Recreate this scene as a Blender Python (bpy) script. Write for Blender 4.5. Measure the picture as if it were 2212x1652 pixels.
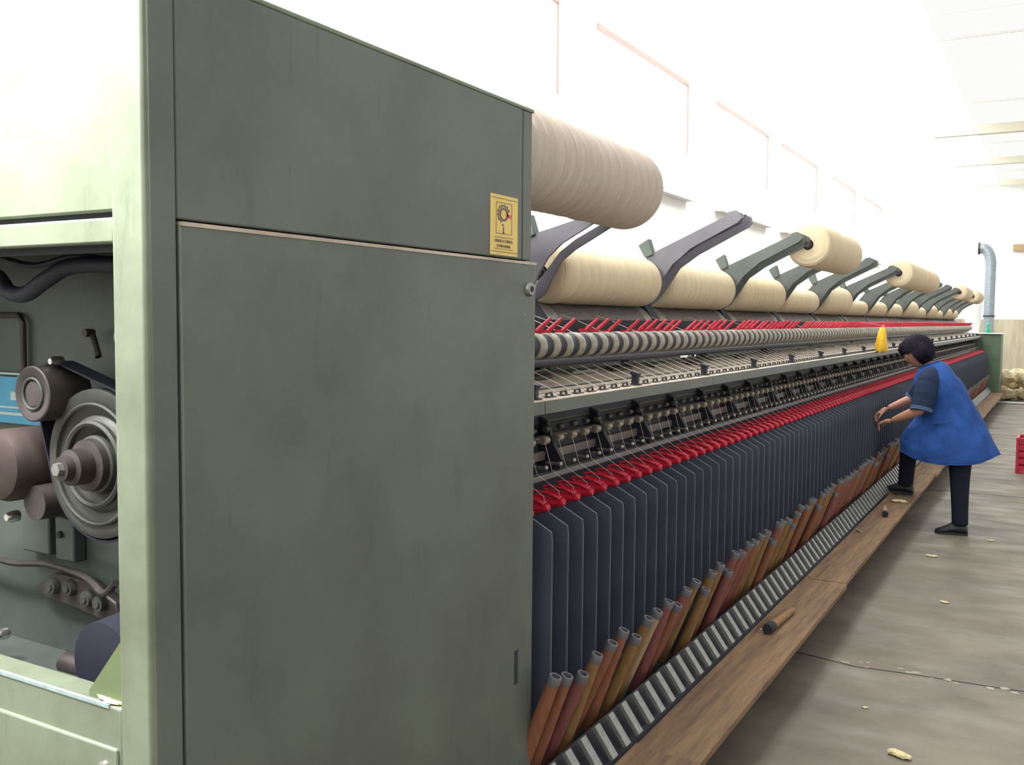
import bpy, bmesh, math, random
from mathutils import Vector, Matrix, noise
random.seed(7)
S = bpy.context.scene
for o in list(bpy.data.objects): bpy.data.objects.remove(o)
COL = S.collection
# ------------------------------------------------------------------ camera
cam = bpy.data.cameras.new('camera'); camo = bpy.data.objects.new('camera', cam); COL.objects.link(camo)
f_px = 2067.19
R_ = [[0.86791822, -0.04023462, -0.49507488], [0.49663066, 0.0528063, 0.86635413], [0.00871436, 0.9977939, -0.06581329]]
camo.matrix_world = Matrix([[R_[0][0], R_[0][1], -R_[0][2], 0], [R_[1][0], R_[1][1], -R_[1][2], 0],
                            [R_[2][0], R_[2][1], -R_[2][2], 1.5], [0, 0, 0, 1]])
cam.sensor_width = 36; cam.lens = f_px / 2212 * 36; cam.clip_start = .05; cam.clip_end = 200
S.camera = camo
# ------------------------------------------------------------------ world, lights, exposure
S.view_settings.view_transform = 'Standard'; S.view_settings.look = 'None'
S.view_settings.exposure = 0.0; S.view_settings.gamma = 1; S.view_settings.use_curve_mapping = False
W = bpy.data.worlds.new('world'); S.world = W; W.use_nodes = True
W.node_tree.nodes['Background'].inputs[0].default_value = (.8, .88, 1, 1)
W.node_tree.nodes['Background'].inputs[1].default_value = 1.2
GLOW_L = 6.5      # glow of the panels added to the ceiling above the machine
GLOW_R = 0.98     # glow of the panels added above the aisle to whiten the ceiling
WIN = 5.0        # daylight in the high wall windows
ld = bpy.data.lights.new('ceiling_lamp_light', 'AREA'); ld.shape = 'RECTANGLE'; ld.size = 1.2; ld.size_y = .25; ld.energy = 95; ld.color = (1, 1, .97)
lo = bpy.data.objects.new('ceiling_lamp_light', ld); COL.objects.link(lo)
lo.location = (-1.75, .42, 2.56); lo.rotation_euler = (math.radians(35), 0, 0)

# ------------------------------------------------------------------ helpers
def mat(name, col, rough=.6, metal=0, var=0, scale=8, col2=None, bump=0, bscale=60, stretch=(1, 1, 1), emit=0, spec=.5, trans=0, alpha=1, detail=5, ramp=(.35, .7)):
    m = bpy.data.materials.new(name); m.use_nodes = True; nt = m.node_tree; b = nt.nodes['Principled BSDF']
    c = tuple(col) + (1,)
    b.inputs['Base Color'].default_value = c; b.inputs['Roughness'].default_value = rough; b.inputs['Metallic'].default_value = metal
    b.inputs['Specular IOR Level'].default_value = spec
    if trans: b.inputs['Transmission Weight'].default_value = trans
    if alpha < 1: b.inputs['Alpha'].default_value = alpha
    if emit:
        b.inputs['Emission Color'].default_value = c; b.inputs['Emission Strength'].default_value = emit
    if var or col2 or bump:
        tc = nt.nodes.new('ShaderNodeTexCoord'); mp = nt.nodes.new('ShaderNodeMapping'); mp.inputs['Scale'].default_value = stretch
        nt.links.new(tc.outputs['Object'], mp.inputs['Vector'])
    if var or col2:
        n = nt.nodes.new('ShaderNodeTexNoise'); n.inputs['Scale'].default_value = scale; n.inputs['Detail'].default_value = detail; n.inputs['Roughness'].default_value = .65
        nt.links.new(mp.outputs[0], n.inputs['Vector'])
        r = nt.nodes.new('ShaderNodeValToRGB'); r.color_ramp.elements[0].position = ramp[0]; r.color_ramp.elements[1].position = ramp[1]
        r.color_ramp.elements[0].color = (tuple(col2) if col2 else tuple(x * (1 - var) for x in col)) + (1,)
        r.color_ramp.elements[1].color = c
        nt.links.new(n.outputs['Fac'], r.inputs['Fac']); nt.links.new(r.outputs[0], b.inputs['Base Color'])
    if bump:
        n2 = nt.nodes.new('ShaderNodeTexNoise'); n2.inputs['Scale'].default_value = bscale; nt.links.new(mp.outputs[0], n2.inputs['Vector'])
        bp = nt.nodes.new('ShaderNodeBump'); bp.inputs['Strength'].default_value = bump; bp.inputs['Distance'].default_value = .01
        nt.links.new(n2.outputs['Fac'], bp.inputs['Height']); nt.links.new(bp.outputs[0], b.inputs['Normal'])
    return m

def paint(name, base, dark, spots=(.55, .5, .45)):
    """worn machine enamel: grime clouds, darker smudges, small scuffs"""
    m = mat(name, base, .42, 0, col2=dark, scale=3.2, detail=8, ramp=(.3, .62))
    nt = m.node_tree; b = nt.nodes['Principled BSDF']; src = b.inputs['Base Color'].links[0].from_socket
    tc = nt.nodes.new('ShaderNodeTexCoord')
    mp = nt.nodes.new('ShaderNodeMapping'); mp.inputs['Scale'].default_value = (6, 6, 1.3); nt.links.new(tc.outputs['Object'], mp.inputs['Vector'])
    n = nt.nodes.new('ShaderNodeTexNoise'); n.inputs['Scale'].default_value = 2.5; n.inputs['Detail'].default_value = 8; n.inputs['Roughness'].default_value = .75
    nt.links.new(mp.outputs[0], n.inputs['Vector'])
    r = nt.nodes.new('ShaderNodeValToRGB'); r.color_ramp.elements[0].position = .58; r.color_ramp.elements[1].position = .8
    r.color_ramp.elements[0].color = (0, 0, 0, 1); r.color_ramp.elements[1].color = (.6, .6, .6, 1)
    nt.links.new(n.outputs['Fac'], r.inputs['Fac'])
    mx = nt.nodes.new('ShaderNodeMixRGB'); mx.inputs['Color2'].default_value = tuple(x * .45 for x in dark) + (1,)
    nt.links.new(r.outputs[0], mx.inputs['Fac']); nt.links.new(src, mx.inputs['Color1'])
    n3 = nt.nodes.new('ShaderNodeTexNoise'); n3.inputs['Scale'].default_value = 14; n3.inputs['Detail'].default_value = 2; nt.links.new(tc.outputs['Object'], n3.inputs['Vector'])
    r3 = nt.nodes.new('ShaderNodeValToRGB'); r3.color_ramp.elements[0].position = .80; r3.color_ramp.elements[1].position = .83
    r3.color_ramp.elements[0].color = (0, 0, 0, 1); r3.color_ramp.elements[1].color = (.7, .7, .7, 1)
    nt.links.new(n3.outputs['Fac'], r3.inputs['Fac'])
    mx2 = nt.nodes.new('ShaderNodeMixRGB'); mx2.inputs['Color2'].default_value = tuple(spots) + (1,)
    nt.links.new(r3.outputs[0], mx2.inputs['Fac']); nt.links.new(mx.outputs[0], mx2.inputs['Color1'])
    nt.links.new(mx2.outputs[0], b.inputs['Base Color'])
    bp = nt.nodes.new('ShaderNodeBump'); bp.inputs['Strength'].default_value = .12; bp.inputs['Distance'].default_value = .004
    nt.links.new(n.outputs['Fac'], bp.inputs['Height']); nt.links.new(bp.outputs[0], b.inputs['Normal'])
    return m

def threadmat(name, col, col2, freq=260):
    """wound yarn: fine turns across the axis (object Y)"""
    m = mat(name, col, .9, 0, col2=col2, scale=5, spec=.15, stretch=(1, 5, 1), ramp=(.3, .75))
    nt = m.node_tree; b = nt.nodes['Principled BSDF']; tc = nt.nodes.new('ShaderNodeTexCoord')
    w = nt.nodes.new('ShaderNodeTexWave'); w.bands_direction = 'Y'; w.inputs['Scale'].default_value = freq / 6.28; w.inputs['Distortion'].default_value = 2.5; w.inputs['Detail'].default_value = 2; w.inputs['Detail Scale'].default_value = .6
    nt.links.new(tc.outputs['Object'], w.inputs['Vector'])
    bp = nt.nodes.new('ShaderNodeBump'); bp.inputs['Strength'].default_value = .5; bp.inputs['Distance'].default_value = .003
    nt.links.new(w.outputs['Fac'], bp.inputs['Height']); nt.links.new(bp.outputs[0], b.inputs['Normal'])
    return m

MT = dict(
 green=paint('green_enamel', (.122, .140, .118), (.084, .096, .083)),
 greenlit=paint('pale_green_enamel', (.205, .24, .172), (.115, .13, .09)),  # same green as the sides, end-face light put into the paler colour
 greend=paint('dark_green_enamel', (.11, .14, .12), (.06, .075, .07)),
 lip=mat('worn_bare_edge', (.60, .50, .42), .5, .3, var=.3),
 dark=mat('joint_shadow_rubber', (.02, .022, .03), .8),
 steel=mat('dull_steel', (.42, .42, .40), .38, .8, var=.35, scale=20),
 chrome=mat('bright_steel', (.7, .7, .68), .22, .95),
 grime=mat('greasy_iron', (.085, .072, .070), .5, .4, var=.5, scale=14),
 iron=mat('grey_cast_iron', (.080, .082, .074), .5, .3, var=.4, scale=10),
 armp=mat('grey_green_painted_arm', (.115, .13, .12), .4, .1, var=.35, scale=8),
 arml=mat('lilac_grey_painted_arm', (.17, .165, .19), .4, .1, var=.25, scale=8),
 rubber=mat('black_rubber', (.018, .019, .034), .6),
 red=mat('red_plastic', (.62, .018, .05), .35, var=.15, scale=30),
 plate=mat('separator_plate', (.085, .10, .145), .5, var=.25, scale=6),  # blue-grey plate, hazy glare lifted into its base colour
 plateedge=mat('separator_edge', (.12, .135, .175), .45),
 rollc=mat('roller_cot', (.43, .40, .33), .45, .25, var=.45, scale=26, stretch=(1, .3, 1)),
 drum=mat('drum_sheath', (.20, .17, .165), .5, .35, var=.4, scale=30, stretch=(1, .5, 3)),
 drumband=mat('drum_steel_band', (.42, .43, .40), .35, .7, var=.4, scale=25),
 dust=mat('dusty_wood_sheet', (.50, .41, .31), .75, col2=(.30, .25, .21), scale=7, stretch=(2, .7, 1)),
 wood=mat('plank_wood', (.30, .19, .105), .8, spec=.25, col2=(.15, .095, .065), scale=4, stretch=(9, .7, 4), bump=.15, bscale=30),
 yarn=mat('yarn', (.75, .70, .62), .9, spec=.1),
 lower=threadmat('cream_condenser_yarn', (.80, .68, .48), (.68, .56, .38)),
 upper=threadmat('pale_condenser_yarn', (.66, .57, .49), (.55, .47, .40)),
 ochre=mat('ochre_paper_tube', (.30, .165, .062), .65, var=.35, scale=9, stretch=(4, 4, 1)),
 pink=mat('rose_paper_tube', (.26, .085, .085), .65, var=.3, scale=9, stretch=(4, 4, 1)),
 brick=mat('brick_red_paper_tube', (.30, .115, .06), .65, var=.35, scale=9, stretch=(4, 4, 1)),
 beige=mat('beige_paper_tube', (.42, .31, .19), .7, var=.25, scale=9),
 tubecap=mat('grey_tube_rim', (.17, .17, .19), .5, .3),
 yellow=mat('yellow_cloth', (.85, .56, .03), .6, col2=(.75, .42, .02), scale=25),
 sticker=mat('yellow_sticker', (.85, .62, .17), .5, var=.1, scale=20),
 ink=mat('sticker_ink', (.16, .13, .13), .6),
 inkred=mat('sticker_red', (.7, .05, .12), .6),
 blue=mat('blue_label', (.07, .33, .52), .5, var=.15, scale=20),
 blueink=mat('pale_label_print', (.42, .52, .52), .5),
 concrete=None,
 plaster=mat('white_plaster', (.86, .86, .83), .8, var=.05, scale=1.5),
 greenglass=mat('green_bottle', (.02, .45, .20), .15, trans=.4),
 white=mat('white_plastic', (.82, .84, .84), .4),
 galv=mat('galvanised_sheet', (.36, .42, .47), .4, .5, var=.25, scale=30),
 crate=mat('red_crate_plastic', (.45, .02, .055), .4, var=.15, scale=15),
 fleece=mat('wool_fleece', (.72, .64, .45), .95, col2=(.42, .33, .2), scale=9, bump=.9, bscale=40, spec=.05),
 scrap=mat('wool_scrap', (.72, .62, .36), .95, bump=.8, bscale=150, spec=.05),
 skin=mat('skin', (.48, .235, .155), .5, var=.12, scale=14),
 hair=mat('dark_hair', (.014, .010, .022), .8, spec=.15, col2=(.008, .006, .012), scale=30, stretch=(1, 1, .2)),
 smock=mat('blue_smock_cloth', (.030, .095, .34), .85, col2=(.018, .058, .22), scale=9, bump=.5, bscale=14, spec=.2),
 sleeve=mat('navy_sleeve_cloth', (.022, .038, .085), .85, var=.3, scale=18, bump=.4, bscale=18, spec=.2),
 trouser=mat('black_trouser_cloth', (.012, .014, .026), .85, bump=.4, bscale=20, spec=.2),
 shoe=mat('black_shoe', (.012, .012, .018), .5),
 winframe=mat('brown_window_frame', (.34, .20, .17), .6, var=.2),
 eyew=mat('eye_white', (.6, .58, .55), .3), eyed=mat('eye_iris', (.03, .015, .01), .2),
)
def emitter(name, col, s):
    m = bpy.data.materials.new(name); m.use_nodes = True; nt = m.node_tree; nt.nodes.remove(nt.nodes['Principled BSDF'])
    e = nt.nodes.new('ShaderNodeEmission'); e.inputs[0].default_value = col + (1,); e.inputs[1].default_value = s
    nt.links.new(e.outputs[0], nt.nodes['Material Output'].inputs[0]); return m
MT['skyl'] = emitter('daylit_glass_left', (1, 1, .97), GLOW_L)
MT['skyr'] = emitter('daylit_glass_right', (1, 1, .97), GLOW_R)
MT['win'] = emitter('daylit_window_glass', (.98, 1, 1), WIN)

def concrete():
    m = mat('worn_concrete', (.215, .188, .145), .6, col2=(.11, .094, .074), scale=1.9, detail=12, ramp=(.28, .68), spec=.35)
    nt = m.node_tree; b = nt.nodes['Principled BSDF']; tc = nt.nodes.new('ShaderNodeTexCoord')
    n = nt.nodes.new('ShaderNodeTexNoise'); n.inputs['Scale'].default_value = 2; n.inputs['Detail'].default_value = 6
    mp = nt.nodes.new('ShaderNodeMapping'); mp.inputs['Scale'].default_value = (1, 3, 1)
    nt.links.new(tc.outputs['Object'], mp.inputs[0]); nt.links.new(mp.outputs[0], n.inputs['Vector'])
    r = nt.nodes.new('ShaderNodeMapRange'); r.inputs['From Min'].default_value = .3; r.inputs['From Max'].default_value = .7; r.inputs['To Min'].default_value = .40; r.inputs['To Max'].default_value = .8
    nt.links.new(n.outputs['Fac'], r.inputs['Value']); nt.links.new(r.outputs[0], b.inputs['Roughness'])
    bp = nt.nodes.new('ShaderNodeBump'); bp.inputs['Strength'].default_value = .15; bp.inputs['Distance'].default_value = .01
    nt.links.new(n.outputs['Fac'], bp.inputs['Height']); nt.links.new(bp.outputs[0], b.inputs['Normal'])
    return m
MT['concrete'] = concrete()

def perp(d):
    d = d.normalized(); a = Vector((0, 0, 1)) if abs(d.z) < .9 else Vector((1, 0, 0))
    u = d.cross(a).normalized(); return u, d.cross(u).normalized()

class MB:
    def __init__(s): s.v = []; s.f = []
    def add(s, vs, fs):
        n = len(s.v); s.v += [tuple(v) for v in vs]; s.f += [tuple(i + n for i in f) for f in fs]; return s
    def box(s, x0, x1, y0, y1, z0, z1):
        return s.add([(x, y, z) for x in (x0, x1) for y in (y0, y1) for z in (z0, z1)],
                     [(0, 1, 3, 2), (4, 6, 7, 5), (0, 4, 5, 1), (2, 3, 7, 6), (0, 2, 6, 4), (1, 5, 7, 3)])
    def obox(s, c, size, rot):
        c = Vector(c); h = [q / 2 for q in size]
        return s.add([c + rot @ Vector((x, y, z)) for x in (-h[0], h[0]) for y in (-h[1], h[1]) for z in (-h[2], h[2])],
                     [(0, 1, 3, 2), (4, 6, 7, 5), (0, 4, 5, 1), (2, 3, 7, 6), (0, 2, 6, 4), (1, 5, 7, 3)])
    def prism(s, poly, y0, y1):       # poly in XZ
        n = len(poly)
        return s.add([(x, y0, z) for x, z in poly] + [(x, y1, z) for x, z in poly],
                     [tuple(range(n)), tuple(range(2 * n - 1, n - 1, -1))] + [(i, i + n, (i + 1) % n + n, (i + 1) % n) for i in range(n)])
    def lathe(s, p0, p1, prof, n=16, close=True):   # prof: (t in 0..1 along p0-p1, radius)
        p0 = Vector(p0); p1 = Vector(p1); d = p1 - p0; u, w = perp(d); vs = []; fs = []
        for t, r in prof:
            c = p0 + d * t
            for k in range(n):
                a = 2 * math.pi * k / n; vs.append(c + (u * math.cos(a) + w * math.sin(a)) * r)
        for i in range(len(prof) - 1):
            for k in range(n):
                fs.append((i * n + k, i * n + (k + 1) % n, (i + 1) * n + (k + 1) % n, (i + 1) * n + k))
        if close:
            fs.append(tuple(range(n - 1, -1, -1))); fs.append(tuple(range((len(prof) - 1) * n, len(prof) * n)))
        return s.add(vs, fs)
    def cyl(s, p0, p1, r0, r1=None, n=12): return s.lathe(p0, p1, [(0, r0), (1, r0 if r1 is None else r1)], n)
    def tube(s, path, r, n=6, closed=False):
        path = [Vector(p) for p in path]; m = len(path); rs = r if isinstance(r, (list, tuple)) else [r] * m; vs = []; fs = []
        pu = None
        for i, p in enumerate(path):
            if closed: d = path[(i + 1) % m] - path[i - 1]
            else: d = path[min(i + 1, m - 1)] - path[max(i - 1, 0)]
            d.normalize()
            if pu is None: u, w = perp(d)
            else:
                u = (pu - d * pu.dot(d)); u.normalize(); w = d.cross(u)
            pu = u
            for k in range(n):
                a = 2 * math.pi * k / n; vs.append(p + (u * math.cos(a) + w * math.sin(a)) * rs[i])
        for i in range(m if closed else m - 1):
            j = (i + 1) % m
            for k in range(n): fs.append((i * n + k, i * n + (k + 1) % n, j * n + (k + 1) % n, j * n + k))
        if not closed: fs.append(tuple(range(n - 1, -1, -1))); fs.append(tuple(range((m - 1) * n, m * n)))
        return s.add(vs, fs)
    def blob(s, c, r, seed=0, amp=.25, sub=3, sq=(1, 1, 1), freq=1.5):
        bm = bmesh.new(); bmesh.ops.create_icosphere(bm, subdivisions=sub, radius=1)
        n = len(s.v); vs = []
        for v in bm.verts:
            q = v.co.normalized(); k = 1 + amp * noise.noise(q * freq + Vector((seed, seed * 1.7, 3)))+ amp*.4 * noise.noise(q * freq*3 + Vector((seed, 2, 3)))
            vs.append((c[0] + q.x * r * sq[0] * k, c[1] + q.y * r * sq[1] * k, c[2] + q.z * r * sq[2] * k))
        fs = [tuple(v.index for v in f.verts) for f in bm.faces]; bm.free(); return s.add(vs, fs)
    def build(s, name, m, parent=None, loc=None, smooth=40, bevel=0, label=None, cat=None, group=None, kind=None, rot=None):
        """vertices are world coordinates; the object's origin is its parent's origin (or loc)"""
        me = bpy.data.meshes.new(name)
        org = Vector(loc) if loc is not None else (Vector(parent['w']) if parent is not None and 'w' in parent else Vector((0, 0, 0)))
        me.from_pydata([tuple(Vector(v) - org) for v in s.v], [], s.f); me.update()
        bm = bmesh.new(); bm.from_mesh(me); bmesh.ops.recalc_face_normals(bm, faces=bm.faces); bm.to_mesh(me); bm.free()
        for mm in (m if isinstance(m, list) else [m]): me.materials.append(MT[mm] if isinstance(mm, str) else mm)
        if smooth:
            me.polygons.foreach_set('use_smooth', [True] * len(me.polygons)); me.set_sharp_from_angle(angle=math.radians(smooth))
        o = bpy.data.objects.new(name, me); COL.objects.link(o)
        if parent is not None:
            o.parent = parent; pw = Vector(parent['w']); o.location = org - pw
        else: o.location = org
        if bevel:
            b = o.modifiers.new('bevel', 'BEVEL'); b.width = bevel; b.segments = 2; b.limit_method = 'ANGLE'
        o['w'] = tuple(org); tag(o, label, cat, group, kind); return o
def tag(o, label=None, cat=None, group=None, kind=None):
    if label: o['label'] = label
    if cat: o['category'] = cat
    if group: o['group'] = group
    if kind: o['kind'] = kind
    return o
def empty(name, loc, label=None, cat=None, group=None):
    o = bpy.data.objects.new(name, None); COL.objects.link(o); o.location = loc; o['w'] = tuple(loc); o.empty_display_size = .1
    return tag(o, label, cat, group)
def cp(o, parent=None, dloc=(0, 0, 0)):
    c = o.copy(); COL.objects.link(c)
    if parent is not None: c.parent = parent
    c.location = Vector(o.location) + Vector(dloc); return c
def cptree(o, parent=None, dloc=(0, 0, 0)):
    c = cp(o, parent, dloc)
    for ch in list(o.children): cptree(ch, c)
    return c
def ordinal(n):
    suf = 'th' if 10 <= n % 100 <= 20 else {1: 'st', 2: 'nd', 3: 'rd'}.get(n % 10, 'th')
    return str(n) + suf

P = .0975                 # spindle pitch
Y0, Y1 = 2.21, 20.2       # spindle section, between the two end cabinets
NSP = int((Y1 - Y0) / P)
def catmull(a, n):
    out = []
    for i in range(len(a) - 1):
        p0 = a[max(i - 1, 0)]; p1 = a[i]; p2 = a[i + 1]; p3 = a[min(i + 2, len(a) - 1)]
        for k in range(n):
            t = k / n
            out.append(tuple(.5 * ((2 * b) + (-x + c) * t + (2 * x - 5 * b + 4 * c - d) * t * t + (-x + 3 * b - 3 * c + d) * t ** 3) for x, b, c, d in zip(p0, p1, p2, p3)))
    out.append(tuple(a[-1])); return out

# ================================================================== THE SETTING
XL, XR, YN, YF, ZC = -4.5, 4.5, -4.0, 30.0, 5.3
fl = MB(); nx, ny = 18, 68
for i in range(nx + 1):
    for j in range(ny + 1):
        fl.v.append((XL + (XR - XL) * i / nx, YN + (YF - YN) * j / ny, 0))
for i in range(nx):
    for j in range(ny):
        a = i * (ny + 1) + j; fl.f.append((a, a + ny + 1, a + ny + 2, a + 1))
floor = MB().box(XL, XR, YN, YF, -.12, 0).build('floor', 'concrete', kind='structure', smooth=0)
# joints and cracks in the concrete: narrow strips of dark filler standing in the slab
for nm, pts in (('joint', [(-1.0, 4.36), (-.72, 4.30), (-.5, 4.33), (-.2, 4.35), (.3, 4.40), (1.4, 4.36), (4.4, 4.41)]),
                ('joint', [(-1.0, 9.3), (.3, 9.32), (4.4, 9.3)]), ('joint', [(-1.0, 14.4), (1, 14.42), (4.4, 14.4)]),
                ('joint', [(2.2, -4), (2.21, 9), (2.2, 30)])):
    j = MB(); j.tube([(x, y, -.0035) for x, y in pts], .0065, 5); j.build('floor_joint', 'dark', floor)
rc = random.Random(8)
for q in range(16):
    xx = rc.uniform(-.85, -.1); MB().blob((xx, 4.335 + rc.uniform(-.02, .05), 0), rc.uniform(.006, .016), q, .5, 1, (1.6, 1.1, .3)).build('concrete_chip', mat('pale_chip', (.34, .31, .25), .9) if q == 0 else bpy.data.materials['pale_chip'], floor, smooth=0)
# left wall with its high windows (openings cut between piers)
wz0, wz1 = 3.17, 4.70
ends = [(-3.6 , 0.75), (1.2, 4.5), (5.2, 8.75), (9.67, 12.62), (13.88, 16.70), (17.66, 20.5), (22.1, 24.75), (26.0, 28.7)]
wl = MB().box(XL - .25, XL, YN, YF, 0, wz0).box(XL - .25, XL, YN, YF, wz1, ZC)
ys = [YN] + [q for e in ends for q in e] + [YF]
for a, b in zip(ys[0::2], ys[1::2]): wl.box(XL - .25, XL, a, b, wz0, wz1)
wl.build('wall_left', 'plaster', kind='structure', smooth=0)
for i, (a, b) in enumerate(ends):
    w = empty('window_%d' % (i + 1), (XL, (a + b) / 2, wz0)); w['kind'] = 'structure'
    MB().box(XL - .20, XL - .18, a, b, wz0, wz1).build('pane', 'win', w, smooth=0)
    fr = MB().box(XL - .02, XL + .012, a, b, wz1 - .035, wz1 + .02).box(XL - .01, XL + .006, b - .015, b + .004, wz0 + .6, wz1)
    fr.box(XL - .17, XL - .13, a, a + .02, wz0, wz1)
    fr.build('window_frame', 'winframe', w, smooth=0)
    MB().box(XL - .19, XL + .12, a - .02, b + .02, wz0 - .05, wz0).build('window_sill', 'plaster', w, smooth=0)
MB().box(XL, XR, YF, YF + .25, 0, ZC).build('wall_far', 'plaster', kind='structure', smooth=0)
MB().box(XR, XR + .25, YN, YF, 0, ZC).build('wall_right', 'plaster', kind='structure', smooth=0)
MB().box(XL, XR, YN - .25, YN, 0, ZC).build('wall_near', 'plaster', kind='structure', smooth=0)
MB().box(XL, XR, YF - .03, YF, 0, 1.62).build('trim_9', mat('dirty_dado', (.54, .49, .37), .8, col2=(.28, .23, .15), scale=.9, stretch=(2.5, 1, .35), detail=9, ramp=(.35, .6)), kind='structure', smooth=0)
w = empty('window_9', (1.0, YF, 1.7)); w['kind'] = 'structure'
MB().box(-.3, 4.0, YF - .03, YF - .02, 1.75, 3.45).build('pane', 'win', w, smooth=0)
MB().box(-.4, 4.1, YF - .09, YF, 1.66, 1.75).box(-.4, -.3, YF - .09, YF, 1.75, 3.45).build('window_frame', 'plaster', w, smooth=0)
MB().box(-1.22, 4.2, YF - .16, YF, 3.5, 3.68).build('trim_1', mat('brown_lintel', (.36, .26, .14), .7), kind='structure', smooth=0)
MB().box(XL - .25, XR + .25, YN - .25, YF + .25, ZC, ZC + .15).build('ceiling', 'plaster', kind='structure', smooth=0)
k = 10
for j in range(8):
    for (x0, x1, m) in ((-4.47, -1.62, 'skyl'), (-1.56, 4.45, 'skyr')):  # made-up glowing panels, added to whiten the ceiling and light the room
        y = YN + .25 + j * 4.2
        w = empty('window_%d' % k, ((x0 + x1) / 2, y + 1.9, ZC - .05)); w['kind'] = 'structure'; k += 1
        MB().box(x0, x1, y, y + 4.15, ZC - .03, ZC - .02).build('pane', m, w, smooth=0)
        g = MB()
        for q in range(1, 4 if m == 'skyl' else 2): g.box(x0, x1, y + q * 1.05 - .012, y + q * 1.05 + .012, ZC - .06, ZC - .031)
        g.build('glow_panel_bar', 'plaster', w, smooth=0)
MT['creamb'] = mat('cream_beam', (.66, .62, .50), .7)
# cross beams at the far end of the ceiling
for n_, (yb, zb, h) in enumerate(((19.6, 5.12, .17), (23.6, 5.12, .14), (27.2, 5.1, .13))):
    b = MB().box(-2.18, XR, yb, yb + .16, zb - h, zb); b.build('trim_%d' % (n_ + 2), 'creamb', kind='structure', smooth=0)
    for x in (-2.1, 0, 2.1, 4.2): MB().box(x - .03, x + .03, yb + .05, yb + .11, zb, ZC).build('beam_hanger', 'galv', bpy.data.objects['trim_%d' % (n_ + 2)], smooth=0)

# lamp housing of the lamp over the near end of the machine (outside the frame)
lamp = empty('ceiling_lamp', (-1.75, .38, 2.62), 'white fluorescent lamp hanging over the near end of the machine', 'lamp')
MB().obox((-1.75, .38, 2.617), (1.3, .3, .05), Matrix.Rotation(math.radians(35), 3, 'X')).build('housing', 'white', lamp, smooth=0)
MB().cyl((-2.2, .37, 2.64), (-2.2, .37, ZC - .04), .006).cyl((-1.3, .37, 2.64), (-1.3, .37, ZC - .04), .006).build('suspension_wire', 'galv', lamp)

# ================================================================== THE SPINNING FRAME
XC = -1.2; YA = .98; YB = 2.206; XW = -2.56
F = empty('spinning_frame', (-1.88, YA, 0), 'very long green wool spinning frame with grey rollers and red guides', 'machine')
def part(mb, name, m, parent=None, **k): return mb.build(name, m, parent or F, **k)
# --- near end cabinet
part(MB().box(XC - .072, XC, YA, YA + .062, 0, 2.035), 'corner_post', 'greenlit', bevel=.006)
part(MB().box(XW, XW + .072, YA, YA + .062, 0, 2.035), 'corner_post', 'greenlit', bevel=.006)
part(MB().box(XC - .070, XC + .0015, YA + .012, YA + .0615, 0, 2.034), 'post_side', 'green', bevel=.002, label='darker side face of the corner post')  # same post in darker green, the shade of its side painted in
part(MB().box(XC - .02, XC - .001, YA + .065, 2.146, 1.652, 2.03), 'upper_side_panel', 'green', bevel=.003)
part(MB().box(XC - .02, XC - .002, 2.151, YB - .008, 1.652, 2.03), 'side_strip', 'green', bevel=.003)
low = part(MB().box(XC - .02, XC + .006, YA + .065, YB + .004, 0.02, 1.644), 'lower_side_panel', 'green', bevel=.003)
MB().box(XC - .012, XC + .0085, YA + .066, YB + .003, 1.641, 1.6475).build('bare_top_edge', 'lip', low, label='pale worn top edge')
MB().box(XC - .03, XC - .021, YA + .05, YB - .012, .02, 2.02).build('joint_backing', 'dark', F, smooth=0)
bz = 1.578; by = 2.172
bolt = MB().lathe((XC + .004, by, bz), (XC + .016, by, bz), [(0, .019), (.6, .019), (1, .015)], 20).build('bolt_washer', 'steel', low)
MB().lathe((XC + .0155, by, bz), (XC + .0175, by, bz), [(0, .009), (1, .008)], 6).build('socket', 'dark', bolt)
MB().prism([(XC - .01, .553), (XC + .0072, .553), (XC + .0072, .642), (XC - .01, .642)], 2.115, 2.131).build('slot', 'dark', low, smooth=0)
part(MB().box(XW, XC, YA + .03, YB, 2.03, 2.04), 'top_cover', 'greenlit', bevel=.003)
part(MB().box(XC - .09, XC - .022, YB - .03, YB - .004, .02, 2.03), 'rear_flange', 'green')
# end face (towards the camera): beams and panels
part(MB().box(XW + .07, XC - .071, YA + .004, YA + .05, 1.612, 1.652), 'cross_beam', 'greenlit', bevel=.004)
up = part(MB().box(XW + .075, XC - .075, YA + .010, YA + .03, 1.662, 2.03), 'upper_end_panel', 'greenlit', bevel=.004)
part(MB().box(XW + .07, XC - .07, YA + .022, YA + .032, 1.60, 2.03), 'panel_joint_backing', 'dark', smooth=0)
led = part(MB().box(XW + .07, XC - .071, YA + .002, YA + .058, .70, .876), 'ledge_beam', 'greenlit', bevel=.005)
MB().box(XW + .08, XC - .10, YA + .0005, YA + .006, .8715, .8775).build('chipped_edge', mat('chipped_blue_edge', (.42, .55, .55), .5, var=.4, scale=40), led, label='pale blue chipped paint edge')
le = part(MB().box(XW + .08, XC - .078, YA - .004, YA + .01, .10, .810), 'lower_end_panel', 'greenlit', bevel=.004)
MB().lathe((XC - .105, YA - .003, .775), (XC - .105, YA - .012, .775), [(0, .013), (.7, .012), (1, .008)], 14).build('screw', 'steel', le)
part(MB().prism([(XC - .071, .874), (XC - .071, .995), (XC - .163, .886), (XC - .163, .874)], YA + .012, YA + .02), 'gusset', mat('fresh_green', (.16, .21, .10), .5, var=.2))
# lint on the ledge
ln = MB()
for q in range(14): ln.blob((XC - .09 - .05 * random.random(), YA + .02 + .03 * random.random(), .879), .012 + .01 * random.random(), q, .5, 2, (1.6, 1, .35))
part(ln, 'lint', 'scrap', kind='stuff')
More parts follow.
